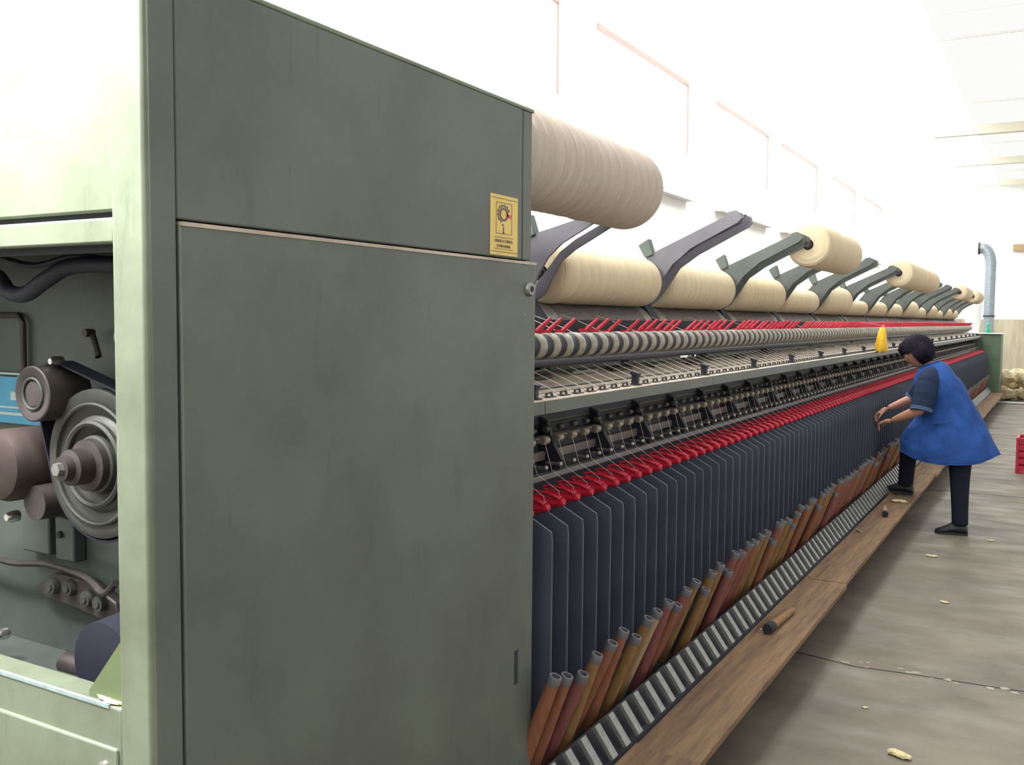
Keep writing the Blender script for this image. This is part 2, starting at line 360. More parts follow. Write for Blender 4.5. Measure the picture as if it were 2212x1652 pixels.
# interior of the gear end
YI = 1.26
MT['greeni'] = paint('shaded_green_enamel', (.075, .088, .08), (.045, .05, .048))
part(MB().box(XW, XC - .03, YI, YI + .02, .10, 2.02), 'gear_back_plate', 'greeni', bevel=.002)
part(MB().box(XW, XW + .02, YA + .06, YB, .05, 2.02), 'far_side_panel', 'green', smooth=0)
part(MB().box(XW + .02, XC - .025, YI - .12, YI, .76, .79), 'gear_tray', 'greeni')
def wheel(name, c, r, th, mat1, prof, n=48, hub=None):
    m = MB(); m.lathe((c[0], c[1] + th, c[2]), (c[0], c[1] - .03, c[2]), prof, n); return m.build(name, mat1, F, smooth=30)
cw = (-1.545, 1.15, 1.225); r = .140
big = wheel('large_pulley', cw, r, .05, 'iron', [(0, r * .96), (.05, r), (.62, r), (.64, r * .97), (.66, r * .9), (.60, r * .72), (.55, r * .66), (.62, r * .62), (.66, r * .58), (.60, r * .5), (.5, r * .40), (.7, r * .38), (.75, r * .33)])
MB().lathe((cw[0], cw[1], cw[2]), (cw[0], cw[1] - .075, cw[2]), [(0, .05), (.3, .048), (.35, .034), (.75, .033), (.8, .024), (1, .022)], 24).build('hub', 'grime', big)
MB().lathe((cw[0], cw[1] - .07, cw[2]), (cw[0], cw[1] - .085, cw[2]), [(0, .014), (1, .012)], 6).build('shaft_nut', 'steel', big)
MB().tube([(cw[0] + r * .80 * math.cos(a), cw[1] - .006, cw[2] + r * .80 * math.sin(a)) for a in [i * math.pi / 20 for i in range(40)]], .004, 6, True).build('raised_ring', 'iron', big)
MB().tube([(cw[0] + r * .55 * math.cos(a), cw[1] - .008, cw[2] + r * .55 * math.sin(a)) for a in [i * math.pi / 20 for i in range(40)]], .006, 6, True).build('raised_ring', 'iron', big)
cs = (-1.675, 1.11, 1.352); r2 = .053
sm = MB().lathe((cs[0], cs[1] + .09, cs[2]), (cs[0], cs[1], cs[2]), [(0, r2), (.98, r2), (1, r2 * .95), (.96, r2 * .6), (.92, r2 * .5), (.97, r2 * .45), (.99, r2 * .2)], 40).build('small_pulley', 'grime', F, smooth=30)
MB().tube([(cs[0] + r2 * .55 * math.cos(a), cs[1] + .002, cs[2] + r2 * .55 * math.sin(a)) for a in [i * math.pi / 16 for i in range(32)]], .003, 6, True).build('raised_ring', 'iron', sm)
# belt: wraps the small pulley and runs behind the large one
bp = MB()
R1, R2 = r2 + .003, r + .004
dx_, dz_ = cw[0] - cs[0], cw[2] - cs[2]; base = math.atan2(dz_, dx_); D_ = math.hypot(dx_, dz_); off = math.asin(max(-1, min(1, (R2 - R1) / D_)))
path = []
for i in range(25):
    a = base + math.pi / 2 + off + (math.pi - 2 * off) * i / 24; path.append((cs[0] + R1 * math.cos(a), cs[2] + R1 * math.sin(a)))
for i in range(33):
    a = base - math.pi / 2 - off + (math.pi + 2 * off) * i / 32; path.append((cw[0] + R2 * math.cos(a), cw[2] + R2 * math.sin(a)))
npth = len(path); vs = []; fs = []
cxm = sum(p[0] for p in path) / npth; czm = sum(p[1] for p in path) / npth
for (x, z) in path:
    ux, uz = x - cxm, z - czm; l = math.hypot(ux, uz); ux /= l; uz /= l
    vs += [(x, 1.155, z), (x, 1.195, z), (x + ux * .005, 1.195, z + uz * .005), (x + ux * .005, 1.155, z + uz * .005)]
for i in range(npth):
    j = (i + 1) % npth
    for q in range(4): fs.append((i * 4 + q, i * 4 + (q + 1) % 4, j * 4 + (q + 1) % 4, j * 4 + q))
bp.add(vs, fs); part(bp, 'drive_belt', 'rubber', smooth=30)
br = .072
mot = part(MB().lathe((-1.79, 1.24, 1.205), (-1.79, 1.10, 1.205), [(0, br), (.8, br), (.93, br * .9), (1, br * .6)], 32), 'brown_pulley', mat('rusty_brown_iron', (.075, .052, .046), .6, .2, var=.4))
MB().lathe((-1.79, 1.11, 1.205), (-1.79, 1.085, 1.205), [(0, .02), (1, .018)], 12).build('hub', 'grime', mot)
part(MB().lathe((-1.72, 1.255, 1.135), (-1.72, 1.14, 1.135), [(0, .036), (1, .034)], 24), 'idler_pulley', 'grime')
for (x, z, s_) in ((-1.655, 1.413, .010), (-1.805, 1.098, .012), (-1.85, .85, .012)):
    part(MB().lathe((x, 1.16, z), (x, 1.135, z), [(0, s_), (.6, s_), (1, s_ * .6)], 10), 'bright_nut', 'chrome', label='small shiny nut')
part(MB().tube(catmull([(-1.95, 1.12, 1.60), (-1.80, 1.12, 1.577), (-1.755, 1.12, 1.545), (-1.70, 1.12, 1.540), (-1.64, 1.12, 1.565), (-1.58, 1.13, 1.590), (-1.48, 1.15, 1.592), (-1.36, 1.16, 1.58)], 6), .0155, 12), 'hose', 'rubber', label='black hose sagging under the cross beam')
part(MB().tube(catmull([(-1.95, 1.2, 1.63), (-1.8, 1.2, 1.60), (-1.66, 1.2, 1.615), (-1.5, 1.21, 1.60), (-1.3, 1.22, 1.605)], 6), .006, 8), 'cable', 'rubber')
part(MB().tube(catmull([(-1.48, 1.2, 1.58), (-1.475, 1.19, 1.50), (-1.505, 1.19, 1.44), (-1.50, 1.19, 1.38), (-1.44, 1.2, 1.34)], 6), .008, 8), 'cable', 'rubber')
part(MB().box(-1.50, -1.44, 1.19, 1.25, 1.33, 1.60), 'cable_channel', 'dark', bevel=.004)
part(MB().lathe((-1.497, 1.20, 1.462), (-1.497, 1.165, 1.462), [(0, .016), (1, .014)], 14), 'pilot_light', mat('pale_green_lens', (.22, .34, .25), .4))
part(MB().tube([(-2.02, 1.25, 1.50), (-1.925, 1.25, 1.50), (-1.91, 1.25, 1.485), (-1.91, 1.25, 1.38), (-1.93, 1.25, 1.37), (-2.02, 1.25, 1.37)], .006, 8), 'inspection_frame', 'grime')
part(MB().tube([(-1.665, 1.235, 1.462), (-1.645, 1.225, 1.448), (-1.628, 1.22, 1.42)], .007, 8).lathe((-1.668, 1.24, 1.466), (-1.668, 1.22, 1.466), [(0, .008), (1, .008)], 8), 'lever', 'grime')
bl = part(MB().box(-2.02, -1.795, 1.245, 1.2575, 1.268, 1.375), 'instruction_label', 'blue', smooth=0, label='blue instruction label with pale print')
pr = MB().box(-1.95, -1.86, 1.2435, 1.2455, 1.318, 1.336).box(-1.88, -1.86, 1.2435, 1.2455, 1.352, 1.364).box(-2.02, -1.80, 1.2435, 1.2455, 1.300, 1.304).box(-2.02, -1.80, 1.2435, 1.2455, 1.285, 1.291).box(-2.02, -1.795, 1.2435, 1.2455, 1.3725, 1.3765)
pr.build('print', 'blueink', bl, smooth=0)
part(MB().box(-1.81, -1.76, 1.244, 1.2575, 1.232, 1.262), 'small_blue_tag', 'blue', smooth=0)
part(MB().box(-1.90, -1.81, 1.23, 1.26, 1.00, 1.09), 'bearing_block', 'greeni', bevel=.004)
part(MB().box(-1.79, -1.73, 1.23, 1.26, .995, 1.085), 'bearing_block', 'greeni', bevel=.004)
part(MB().lathe((-1.77, 1.232, 1.05), (-1.77, 1.224, 1.05), [(0, .008), (1, .007)], 10), 'bolt_head', 'dark')
part(MB().tube(catmull([(-2.05, 1.22, .985), (-1.93, 1.22, .972), (-1.80, 1.22, .985), (-1.68, 1.22, .975), (-1.60, 1.2, .96), (-1.55, 1.19, .99)], 6), .007, 8), 'oil_pipe', 'grime')
lob = part(MB().prism([(-1.87 + .0, .925), (-1.80, .965), (-1.70, .962), (-1.61, .93), (-1.60, .90), (-1.64, .885), (-1.75, .90), (-1.83, .905)], 1.235, 1.26), 'gear_bracket', 'grime', bevel=.004)
for x, z in ((-1.80, .937), (-1.745, .942), (-1.69, .928), (-1.65, .925)): MB().lathe((x, 1.236, z), (x, 1.222, z), [(0, .018), (1, .015)], 16).lathe((x, 1.223, z), (x, 1.219, z), [(0, .008), (1, .008)], 8).build('bearing_cap', 'iron', lob)
part(MB().lathe((-1.645, 1.245, .862), (-1.50, 1.17, .90), [(0, .018), (.1, .026), (1, .03)], 20), 'dark_motor_shaft', 'rubber')
part(MB().lathe((-1.50, 1.20, .86), (-1.50, 1.12, .86), [(0, .085), (1, .08)], 32), 'dark_side_pulley', 'rubber')
part(MB().lathe((-1.72, 1.2, .80), (-1.60, 1.2, .80), [(0, .022), (1, .022)], 16), 'lower_shaft', 'grime')

# warning sticker on the upper side panel
sx = XC + .0005; sy0, sy1, sz0, sz1 = 1.988, 2.121, 1.657, 1.803
st = MB().box(sx - .003, sx, sy0, sy1, sz0, sz1).build('warning_sticker', 'sticker', F, smooth=0, label='yellow warning sticker with a gear pictogram and two lines of print')
ik = MB(); e0 = sx; e1 = sx + .0008
def ln_(y0, y1, z0, z1): ik.box(e0, e1, y0, y1, z0, z1)
def rect(y0, y1, z0, z1, t=.0012):
    ln_(y0, y1, z1 - t, z1); ln_(y0, y1, z0, z0 + t); ln_(y0, y0 + t, z0, z1); ln_(y1 - t, y1, z0, z1)
ln_(sy0 + .006, sy1 - .006, sz1 - .009, sz1 - .0078); ln_(sy0 + .004, sy1 - .002, sz0 + .0075, sz0 + .009)
rect(sy0 + .026, sy1 - .030, sz0 + .052, sz1 - .018, .001)
ln_(sy0 + .018, sy1 - .024, sz0 + .043, sz0 + .0442); ln_(sy0 + .018, sy1 - .024, sz0 + .0145, sz0 + .0157)
ym = (sy0 + sy1) / 2 - .004; zm = sz0 + .100
def arc(rad, a0, a1, w, ky=1.0):
    n = 20
    for i in range(n):
        a = math.radians(a0 + (a1 - a0) * i / n); b = math.radians(a0 + (a1 - a0) * (i + 1) / n)
        q = [(ym + ky * (rad + s * w) * math.cos(t), zm + (rad + s * w) * math.sin(t)) for s, t in ((0, a), (1, a), (1, b), (0, b))]
        ik.add([(e0, y, z) for y, z in q] + [(e1, y, z) for y, z in q], [(0, 1, 2, 3), (7, 6, 5, 4), (0, 4, 5, 1), (1, 5, 6, 2), (2, 6, 7, 3), (3, 7, 4, 0)])
arc(.013, -75, 285, .004, 1.25); arc(.019, 20, 250, .0035, 1.3); arc(.0115, 0, 360, .001, 1.2)
for i in range(8):
    a = math.radians(30 + i * 26); c_ = (sx + .0004, ym + 1.3 * .0235 * math.cos(a), zm + .0235 * math.sin(a))
    ik.obox(c_, (.0008, .0035, .0035), Matrix.Rotation(a, 3, 'X'))
ln_(ym - .003, ym + .002, sz0 + .053, sz0 + .070); ln_(ym - .006, ym + .006, sz0 + .053, sz0 + .055); ln_(ym - .008, ym + .001, zm - .028, zm - .024)
ik.build('pictogram', 'ink', st, smooth=0)
MB().box(e0, e1, ym + .018, ym + .036, zm - .007, zm + .001).box(e0, e1, ym + .012, ym + .022, zm - .004, zm + .004).build('red_mark', 'inkred', st, smooth=0)
def textmesh(body, size, name, m, parent, origin, width=None):
    c = bpy.data.curves.new(name, 'FONT'); c.body = body; c.size = size; c.align_x = 'CENTER'; c.extrude = .0003
    o = bpy.data.objects.new(name, c); COL.objects.link(o); bpy.context.view_layer.update()
    me = bpy.data.meshes.new_from_object(o.evaluated_get(bpy.context.evaluated_depsgraph_get())); bpy.data.objects.remove(o)
    mb = MB(); xs = [v.co.x for v in me.vertices]; k_ = (width / (max(xs) - min(xs))) if width else 1
    mb.add([(origin[0] + v.co.z, origin[1] + v.co.x * k_, origin[2] + v.co.y) for v in me.vertices], [tuple(p.vertices) for p in me.polygons])
    return mb.build(name, m, parent, smooth=0)
textmesh('CERRAR LA COPERTA', .0105, 'lettering', 'ink', st, (e1, ym, sz0 + .031), .088)
textmesh('SI OPRITI MASINA', .0100, 'lettering', 'ink', st, (e1, ym, sz0 + .019), .066)

# --- long body of the machine
part(MB().box(-2.45, -1.17, Y0 + .01, Y1, .0, .16), 'base_frame', 'greend', smooth=0)
part(MB().box(-2.3, -1.46, Y0 + .02, Y1, .16, 1.19), 'core_panel', mat('oily_dark_core', (.03, .031, .052), .6, var=.4, scale=6), smooth=0)
part(MB().prism([(-1.17, .0), (-1.08, .0), (-1.08, .185), (-1.17, .285)], Y0 + .02, Y1), 'doffing_rail', 'rubber', smooth=0)
# creel shelf: sheet + front lip made of sections
sheet = MB()
part(sheet.prism([(-1.305, 1.250), (-1.305, 1.258), (-1.62, 1.318), (-1.62, 1.308)], Y0, Y1), 'shelf_sheet', 'dust', smooth=0)
sl_ = [(Y0, 2.90), (3.08, 3.72), (3.80, 4.45), (4.85, 5.9), (6.02, 7.2), (7.3, 8.8), (8.9, 11), (11.1, Y1)]
for a, b in sl_: part(MB().box(-1.64, -1.60, a, b, 1.296, 1.335), 'shelf_back_rail', 'greend', smooth=0)
y = Y0; first = 2.465; edges = [Y0, first] + [first + 1.56 * i for i in range(1, 12)]; edges = [e for e in edges if e < Y1] + [Y1]
for a, b in zip(edges, edges[1:]):
    part(MB().prism([(-1.296, 1.225), (-1.296, 1.257), (-1.300, 1.262), (-1.330, 1.262), (-1.330, 1.257), (-1.302, 1.255), (-1.302, 1.225)], a + .002, b - .002), 'shelf_lip', 'greenlit' if 0 else 'green', smooth=0)
    part(MB().box(-1.3285, -1.2965, a + .002, b - .002, 1.2612, 1.2645), 'lip_top', 'lip', smooth=0, label='pale bare metal strip on the lip')
part(MB().cyl((-1.385, Y0, 1.286), (-1.385, Y1, 1.286), .0035, n=6), 'guide_wire', 'iron')
# slabs/dark objects lying across the shelf: under-shelf rods seen through
for i in range(46):
    yy = Y0 + .2 + i * .39 + random.uniform(-.05, .05)
    x0 = random.uniform(-1.58, -1.50); zz = 1.258 + (-1.305 - x0) * .19
    if i < 24: part(MB().obox((x0 + .02, yy, zz + .006), (.03, .12 + .1 * random.random(), .012), Matrix.Rotation(.19, 3, 'Y')), 'thread_tray', 'grime' if i % 2 else 'steel', smooth=0)
# front beam between drafting zone and separators
part(MB().box(-1.47, -1.435, Y0, Y1, 1.045, 1.075), 'drafting_rail', mat('brown_rail', (.20, .165, .16), .5, .3, var=.3), bevel=.003)
part(MB().box(-1.40, -1.375, Y0, Y1, 1.000, 1.018), 'lappet_rail', mat('grey_rail', (.20, .20, .215), .45, .5), bevel=.002)
part(MB().cyl((-1.44, Y0, 1.115), (-1.44, Y1, 1.115), .014, n=12), 'fluted_roller', 'steel')
part(MB().cyl((-1.47, Y0, 1.165), (-1.47, Y1, 1.165), .012, n=10), 'fluted_roller', 'iron')
part(MB().box(-1.36, -1.32, Y0, Y1, .63, .66), 'ring_rail', 'iron', smooth=0)
part(MB().cyl((-1.50, Y0, 1.412), (-1.50, Y1, 1.412), .0385, n=24), 'takeup_shaft', 'rubber')
part(MB().cyl((-1.53, Y0, 1.362), (-1.53, Y1, 1.362), .024, n=12), 'lower_roller', mat('slate_roller', (.085, .085, .115), .4, .3))
part(MB().box(-1.60, -1.54, Y0, Y1, 1.340, 1.400), 'roller_beam', 'dark', smooth=0)
part(MB().box(-1.62, -1.60, Y0, Y1, 1.345, 1.50), 'back_shield', 'dark', smooth=0)
part(MB().box(-1.535, -1.515, Y0, Y1, 1.447, 1.457), 'lever_rail', 'iron', smooth=0)
part(MB().cyl((-1.80, Y0, 1.445), (-1.80, Y1, 1.445), .04, n=16), 'drum_shaft', 'rubber')

# --- repeated parts
NIND = 64
def repeat(protos, n, i0=0, dy=P, y_first=0, name_stuff=None):
    """protos: list of trees already built at index i0; copies up to NIND, then the far ones joined as one part"""
    for i in range(i0 + 1, min(n, NIND)):
        for p in protos: cptree(p, F, (0, dy * (i - i0), 0))
def far_join(objs, n, i0, name, dy=P):
    for ob in objs:
        src = [ob] + list(ob.children)
        for q in src:
            me = q.data; off = Vector(q['w']); mb = MB()
            vs = [tuple(Vector(v.co) + off) for v in me.vertices]; fs = [tuple(p.vertices) for p in me.polygons]
            for i in range(NIND, n): mb.add([(x, y + dy * (i - i0), z) for x, y, z in vs], fs)
            mb.build(q.name.split('.')[0] + '_run', me.materials[0], F, kind='stuff', smooth=40)
def rep_all(obs, n):
    repeat(obs, n); far_join(obs, n, 0, '')

# separators: plate edges at y = 2.376 + k P -> first visible index
ys0 = 2.376 - P
sepx = [(-1.30, .955), (-1.237, .958), (-1.175, .925), (-1.172, .40), (-1.25, .22), (-1.34, .22)]
sep = part(MB().prism(sepx, ys0 - .001, ys0 + .001), 'separator_plate', 'plate', smooth=0)
ed = MB().prism([(-1.237, .959), (-1.174, .926), (-1.171, .90), (-1.171, .40), (-1.1745, .40), (-1.1745, .90), (-1.177, .924), (-1.239, .955)], ys0 - .0018, ys0 + .0018).build('plate_edge', 'plateedge', sep, smooth=0)
# red guide loop
gpts = [(-1.243, .968), (-1.250, .980), (-1.29, .990), (-1.335, .995), (-1.355, .990), (-1.345, .979), (-1.31, .970), (-1.27, .962)]
gm = MB(); gm.tube([(x, ys0 + .001, z) for x, z in gpts], [.012, .009, .0045, .004, .005, .007, .010, .013], 8, True)
gm.blob((-1.246, ys0 + .001, .970), .0155, 1, .05, 1, (1.2, .9, 1)); gm.prism([(-1.25, .955), (-1.25, .975), (-1.33, .985), (-1.33, .968)], ys0 - .004, ys0 + .006)
gm.build('red_guide', 'red', sep)
rep_all([sep], NSP + 1)
# bobbin pegs: pale sloping fingers on the doffing rail
yk = 2.717 - 5 * P
pegs = part(MB().obox((-1.115, yk, .262), (.104, .034, .012), Matrix.Rotation(math.radians(54), 3, 'Y')), 'rail_finger', mat('pale_grey_finger', (.33, .34, .33), .45, .3, var=.25, scale=40), bevel=0, smooth=0)
rep_all([pegs], NSP)
# rollers on the take-up shaft
yr = 2.74 - 4 * P
rl = part(MB().lathe((-1.50, yr, 1.412), (-1.50, yr + .048, 1.412), [(0, .040), (.04, .043), (.12, .0445), (.88, .0445), (.96, .043), (1, .040)], 24), 'roller', 'rollc', smooth=30)
rep_all([rl], NSP)
# red levers over the rollers
rv = part(MB().tube([(-1.505, yr + .03, 1.452), (-1.49, yr + .037, 1.470), (-1.470, yr + .050, 1.492), (-1.458, yr + .056, 1.505)], [.0075, .0075, .0068, .0055], 8).obox((-1.507, yr + .022, 1.461), (.018, .020, .010), Matrix.Identity(3)), 'red_lever', 'red')
rep_all([rv], NSP)
rr_ = random.Random(5)
for o in [o for o in bpy.data.objects if o.name.startswith('red_lever.')]:
    if rr_.random() < .12: bpy.data.objects.remove(o)
    else: o.location.y += rr_.uniform(-.012, .012); o.location.z += rr_.uniform(-.004, .003)
# thread guides standing on the shelf
gv = part(MB().tube([(-1.340, ys0 - .015, 1.262), (-1.342, ys0 - .012, 1.276), (-1.338, ys0 + .012, 1.279), (-1.336, ys0 + .018, 1.263)], .0042, 6).box(-1.350, -1.325, ys0 - .022, ys0 + .022, 1.2615, 1.268), 'thread_guide', 'iron')
rep_all([gv], NSP)
# drafting cots, clearer knobs
ct = part(MB().lathe((-1.405, yr + .012, 1.118), (-1.405, yr + .046, 1.118), [(0, .011), (.08, .0135), (.92, .0135), (1, .011)], 14), 'drafting_cot', mat('beige_cot', (.34, .29, .22), .45, var=.4, scale=35))
rep_all([ct], NSP)
c2 = part(MB().lathe((-1.42, yr + .055, 1.150), (-1.42, yr + .083, 1.150), [(0, .009), (.1, .011), (1, .010)], 12), 'top_roller', 'iron')
rep_all([c2], NSP)
kn = part(MB().cyl((-1.40, yr + .03, 1.047), (-1.352, yr + .03, 1.047), .0045, n=8).blob((-1.350, yr + .03, 1.047), .0085, 3, 0, 2), 'clearer_knob', 'steel')
rep_all([kn], NSP)
# ring + half hidden spindle with dark yarn cop behind each separator (visible between plates only)
# brackets
for i in range(int((Y1 - 2.4) / (4 * P)) + 1):
    yb = 3.52 - 12 * P + i * 4 * P
    part(MB().prism([(-1.47, 1.19), (-1.43, 1.17), (-1.405, 1.10), (-1.375, 1.05), (-1.385, 1.0), (-1.47, 1.03)], yb - .009, yb + .009), 'arm_bracket', 'rubber', smooth=0)
for i in range(int((Y1 - 2.4) / (8 * P)) + 1):
    yb = 1.336 * 2.435 + (i - 1) * 8 * P
    if yb < Y0: continue
    c = MB().box(-1.352, -1.328, yb - .011, yb + .011, 1.262, 1.302).obox((-1.340, yb + .001, 1.306), (.032, .030, .014), Matrix.Rotation(.3, 3, 'Y')).box(-1.36, -1.318, yb - .016, yb + .016, 1.258, 1.270)
    part(c, 'shelf_clip', 'rubber', bevel=.002)

# drums and their joints, creel arms, posts
JP = 1.17
def jy(k_): return 4.34 + JP * (k_ - 1)
armR = [(-1.753, 1.560), (-1.735, 1.640), (-1.690, 1.700), (-1.60, 1.80), (-1.50, 1.865), (-1.303, 1.958), (-1.300, 1.978), (-1.278, 1.990), (-1.252, 1.978), (-1.247, 1.950), (-1.262, 1.932), (-1.50, 1.812), (-1.59, 1.750), (-1.648, 1.665), (-1.700, 1.600)]
armL = [(-1.80, 1.560), (-1.79, 1.70), (-1.705, 1.808), (-1.335, 1.975), (-1.325, 1.992), (-1.295, 1.998), (-1.270, 1.985), (-1.262, 1.965), (-1.285, 1.943), (-1.50, 1.835), (-1.59, 1.760), (-1.648, 1.675), (-1.700, 1.600)]
def arm(yy, m, prf=None):
    prf = prf or armR
    if yy < 3.5:      # joint under the big raised spool: short arms
        prf = [(-1.70 + (x + 1.70) * (.62 if x > -1.70 else 1), 1.66 + (z - 1.66) * (.66 if x > -1.70 else 1)) for x, z in prf]
        sel = True
    else: sel = len(prf) == len(armL)
    a = part(MB().prism(prf, yy - .006, yy + .006), 'creel_arm', m, smooth=0)
    top = prf[2:8]; lipm = MB()
    for p, q in zip(top, top[1:]):
        d = Vector((q[0] - p[0], 0, q[1] - p[1])); L = d.length; ang = -math.atan2(d.z, d.x)
        lipm.obox(((p[0] + q[0]) / 2, yy + (.014 if sel else -.004), (p[1] + q[1]) / 2), (L + .003, .030 if sel else .016, .005), Matrix.Rotation(ang, 3, 'Y'))
    lipm.build('arm_flange', m, a, smooth=0); return a
for k_ in range(-1, 15):
    ya = jy(k_)
    if ya - .7 < Y0 - 1.5 or ya > Y1: continue
    dm = MB(); y0 = max(ya + .055, Y0 + .02); y1 = min(ya + JP - .055, Y1)
    if y1 - y0 > .2:
        d = MB().lathe((-1.80, y0, 1.445), (-1.80, y1, 1.445), [(0, .120), (.004, .128), (.996, .128), (1, .120)], 40).build('drum', 'drum', F, smooth=30)
        MB().lathe((-1.80, y0 + .001, 1.445), (-1.80, y0 + .085, 1.445), [(0, .124), (.03, .1295), (1, .1295)], 40).build('drum_end_band', 'drumband', d, smooth=30)
        MB().lathe((-1.80, y1 - .085, 1.445), (-1.80, y1 - .001, 1.445), [(0, .1295), (.97, .1295), (1, .124)], 40).build('drum_end_band', 'drumband', d, smooth=30)
    if ya > Y0:
        part(MB().prism([(-1.87, 1.19), (-1.66, 1.30), (-1.68, 1.50), (-1.75, 1.60), (-1.83, 1.60), (-1.87, 1.50)], ya - .045, ya + .045), 'drum_bracket', 'rubber', smooth=0)
        arm(ya - .055, 'armp' if k_ > 1 else 'arml', armL); arm(ya + .055, 'armp' if k_ > 1 else 'arml')
        part(MB().box(-1.93, -1.90, ya - .02, ya + .02, 1.19, 1.70), 'creel_post', 'greend', bevel=.003)
        part(MB().prism([(-1.72, 1.795), (-1.755, 1.855), (-1.705, 1.885), (-1.68, 1.81)], ya - .075, ya - .03), 'arm_stop', 'greend', bevel=.003)
part(MB().box(-1.935, -1.895, Y0, Y1, 1.62, 1.66), 'creel_beam', 'greend', smooth=0)

# --- far end cabinet of the machine
fc = part(MB().box(-1.60, -.955, Y1 + .02, Y1 + .75, 0, 1.302), 'far_cabinet', mat('far_green_enamel', (.12, .19, .12), .5, var=.3), bevel=.01)
part(MB().box(-1.62, -.93, Y1 - .02, Y1 + .78, 1.302, 1.318), 'far_cabinet_top', 'white', bevel=.004)
part(MB().box(-2.5, -1.60, Y1 + .02, Y1 + .75, 0, 1.25), 'far_cabinet', 'greend', bevel=.01)

# ================================================================== SPOOLS
def spool(c0, c1, r, m, seed, label, group, ridges, flange=True, y_label=None):
    rnd = random.Random(seed); y0, y1 = c0[1], c1[1]; L = y1 - y0; pr = [(0, .030), (0, r * .55), (.006, r * .80), (.014, r * .93), (.028, r * .985)]
    nb = ridges; cuts = [.035 + .93 * (i + rnd.uniform(-.25, .25) * (0 < i < nb)) / nb for i in range(nb + 1)]
    for a, b in zip(cuts, cuts[1:]):
        rr = r * (1 + rnd.uniform(-.012, .016)); g = min(.010, (b - a) * .18)
        pr += [(a, rr * (.955 if nb > 12 else .972)), (a + g, rr * .998), ((a + b) / 2, rr * 1.004), (b - g, rr * .998)]
    pr += [(.966, r * .985), (.982, r * .93), (.994, r * .8), (1, r * .55), (1, .03)]
    o = empty('condenser_spool', (c0[0], (y0 + y1) / 2, c0[2]), label, 'spool', group)
    mb = MB(); n = 56; mb.lathe(c0, c1, pr, n, close=False)
    # slight obliqueness of the wound packages
    vs = []
    for (x, yy, z) in mb.v:
        a = math.atan2(z - c0[2], x - c0[0]); t = (yy - y0) / L
        vs.append((x, yy + .006 * math.sin(a + 6.3 * rnd.random() * 0 + t * 9) * (0 if t < .03 or t > .97 else 1), z))
    mb.v = vs
    mb.build('wound_yarn', m, o, smooth=60)
    MB().cyl((c0[0], y0 - .022, c0[2]), (c1[0], y1 + .022, c1[2]), .016, n=14).lathe((c0[0], y0 - .004, c0[2]), (c1[0], y0 + .012, c1[2]), [(0, .024), (1, .024)], 20).build('spool_core', 'grime', o)
    return o
dr = (-1.80, 1.445, .128)
rad = {0: .114, 1: .114, 2: .112, 3: .090, 4: .122, 5: .073, 6: .078, 7: .080, 8: .112, 9: .078, 10: .105, 11: .072, 12: .10, 13: .095}
size_word = lambda r_: 'fat' if r_ > .11 else ('half-wound' if r_ > .09 else 'thin')
for k_, rr in rad.items():
    d = dr[2] + rr + .001; ang = math.radians(74); cx_, cz_ = dr[0] + d * math.cos(ang), dr[1] + d * math.sin(ang)
    ya = max(jy(k_) + .075, Y0 + .03); yb = min(jy(k_ + 1) - .075, Y1 - .02)
    if yb - ya < .3: continue
    lab = 'cream yarn spool resting on the drum nearest the green end cabinet' if k_ == 0 else '%s cream yarn spool lying on the %s drum from the green end cabinet' % (size_word(rr), ordinal(k_ + 1))
    spool((cx_, ya, cz_), (cx_, yb, cz_), rr, 'lower', 10 + k_, lab, 'cream yarn spools lying on the drums', 11 if k_ < 3 else 6)
up_ = [(-1, .141, 'huge pale yarn spool held high beside the green end cabinet'), (2, .126, 'raised cream yarn spool on creel arms, second from the camera'),
       (5, .126, 'raised yarn spool third from the camera, high above the yellow bag'), (6, .122, 'raised yarn spool end to end with the third one, fourth from the camera'),
       (10, .108, 'raised yarn spool on creel arms, last but one toward the far end'), (12, .108, 'raised yarn spool farthest from the camera, before the grey duct')]
for k_, rr, lab in up_:
    ya, yb = max(jy(k_) + .07, 2.235), jy(k_ + 1) - (.07 if k_ > 0 else .19)
    zs = 1.938 if k_ > 0 else 1.93
    xs = -1.262
    if k_ < 0: xs, zs, yb = -1.375, 1.968, 3.26
    spool((xs, ya, zs), (xs, yb, zs), rr, 'upper' if k_ < 1 else 'lower', 40 + k_, lab, 'raised yarn spools on the creel arms', 15 if k_ < 1 else 4)

# ================================================================== PAPER TUBES ON THE RAIL
colors = {}
seq = 'b b k o p b o o b k p k o o o o k k p k p o o b k'.split()
def tubekind(i):
    if i < len(seq): c = seq[i]
    else:
        g = noise.noise(Vector((i * .13, 3.1, 0))) + .35 * random.uniform(-1, 1)
        c = 'o' if g > .18 else ('k' if g < -.15 else ('b' if g > 0 else 'p'))
    return {'o': ('ochre', 'ochre'), 'k': ('pink', 'rose'), 'b': ('brick', 'brick-red'), 'p': ('brick', 'brick-red')}[c]
tube_me = {}
def tube_mesh(mname):
    b0 = Vector((-.125, -.012, -.32)); tp = Vector((0, 0, 0))
    key = mname
    if key not in tube_me:
        m1 = MB().lathe(b0, tp, [(0, .024), (.93, .0172)], 14).build('tmp', mname, None, loc=(0, 0, 0))
        m2 = MB().lathe(b0 + (tp - b0) * .925, tp, [(0, .0178), (.15, .0186), (.85, .0186), (1, .0172), (1, .0125), (.2, .012)], 14, close=False).build('tmp', 'tubecap', None, loc=(0, 0, 0))
        tube_me[key] = (m1.data, m2.data); bpy.data.objects.remove(m1); bpy.data.objects.remove(m2)
    return tube_me[key]
ytub = 2.284
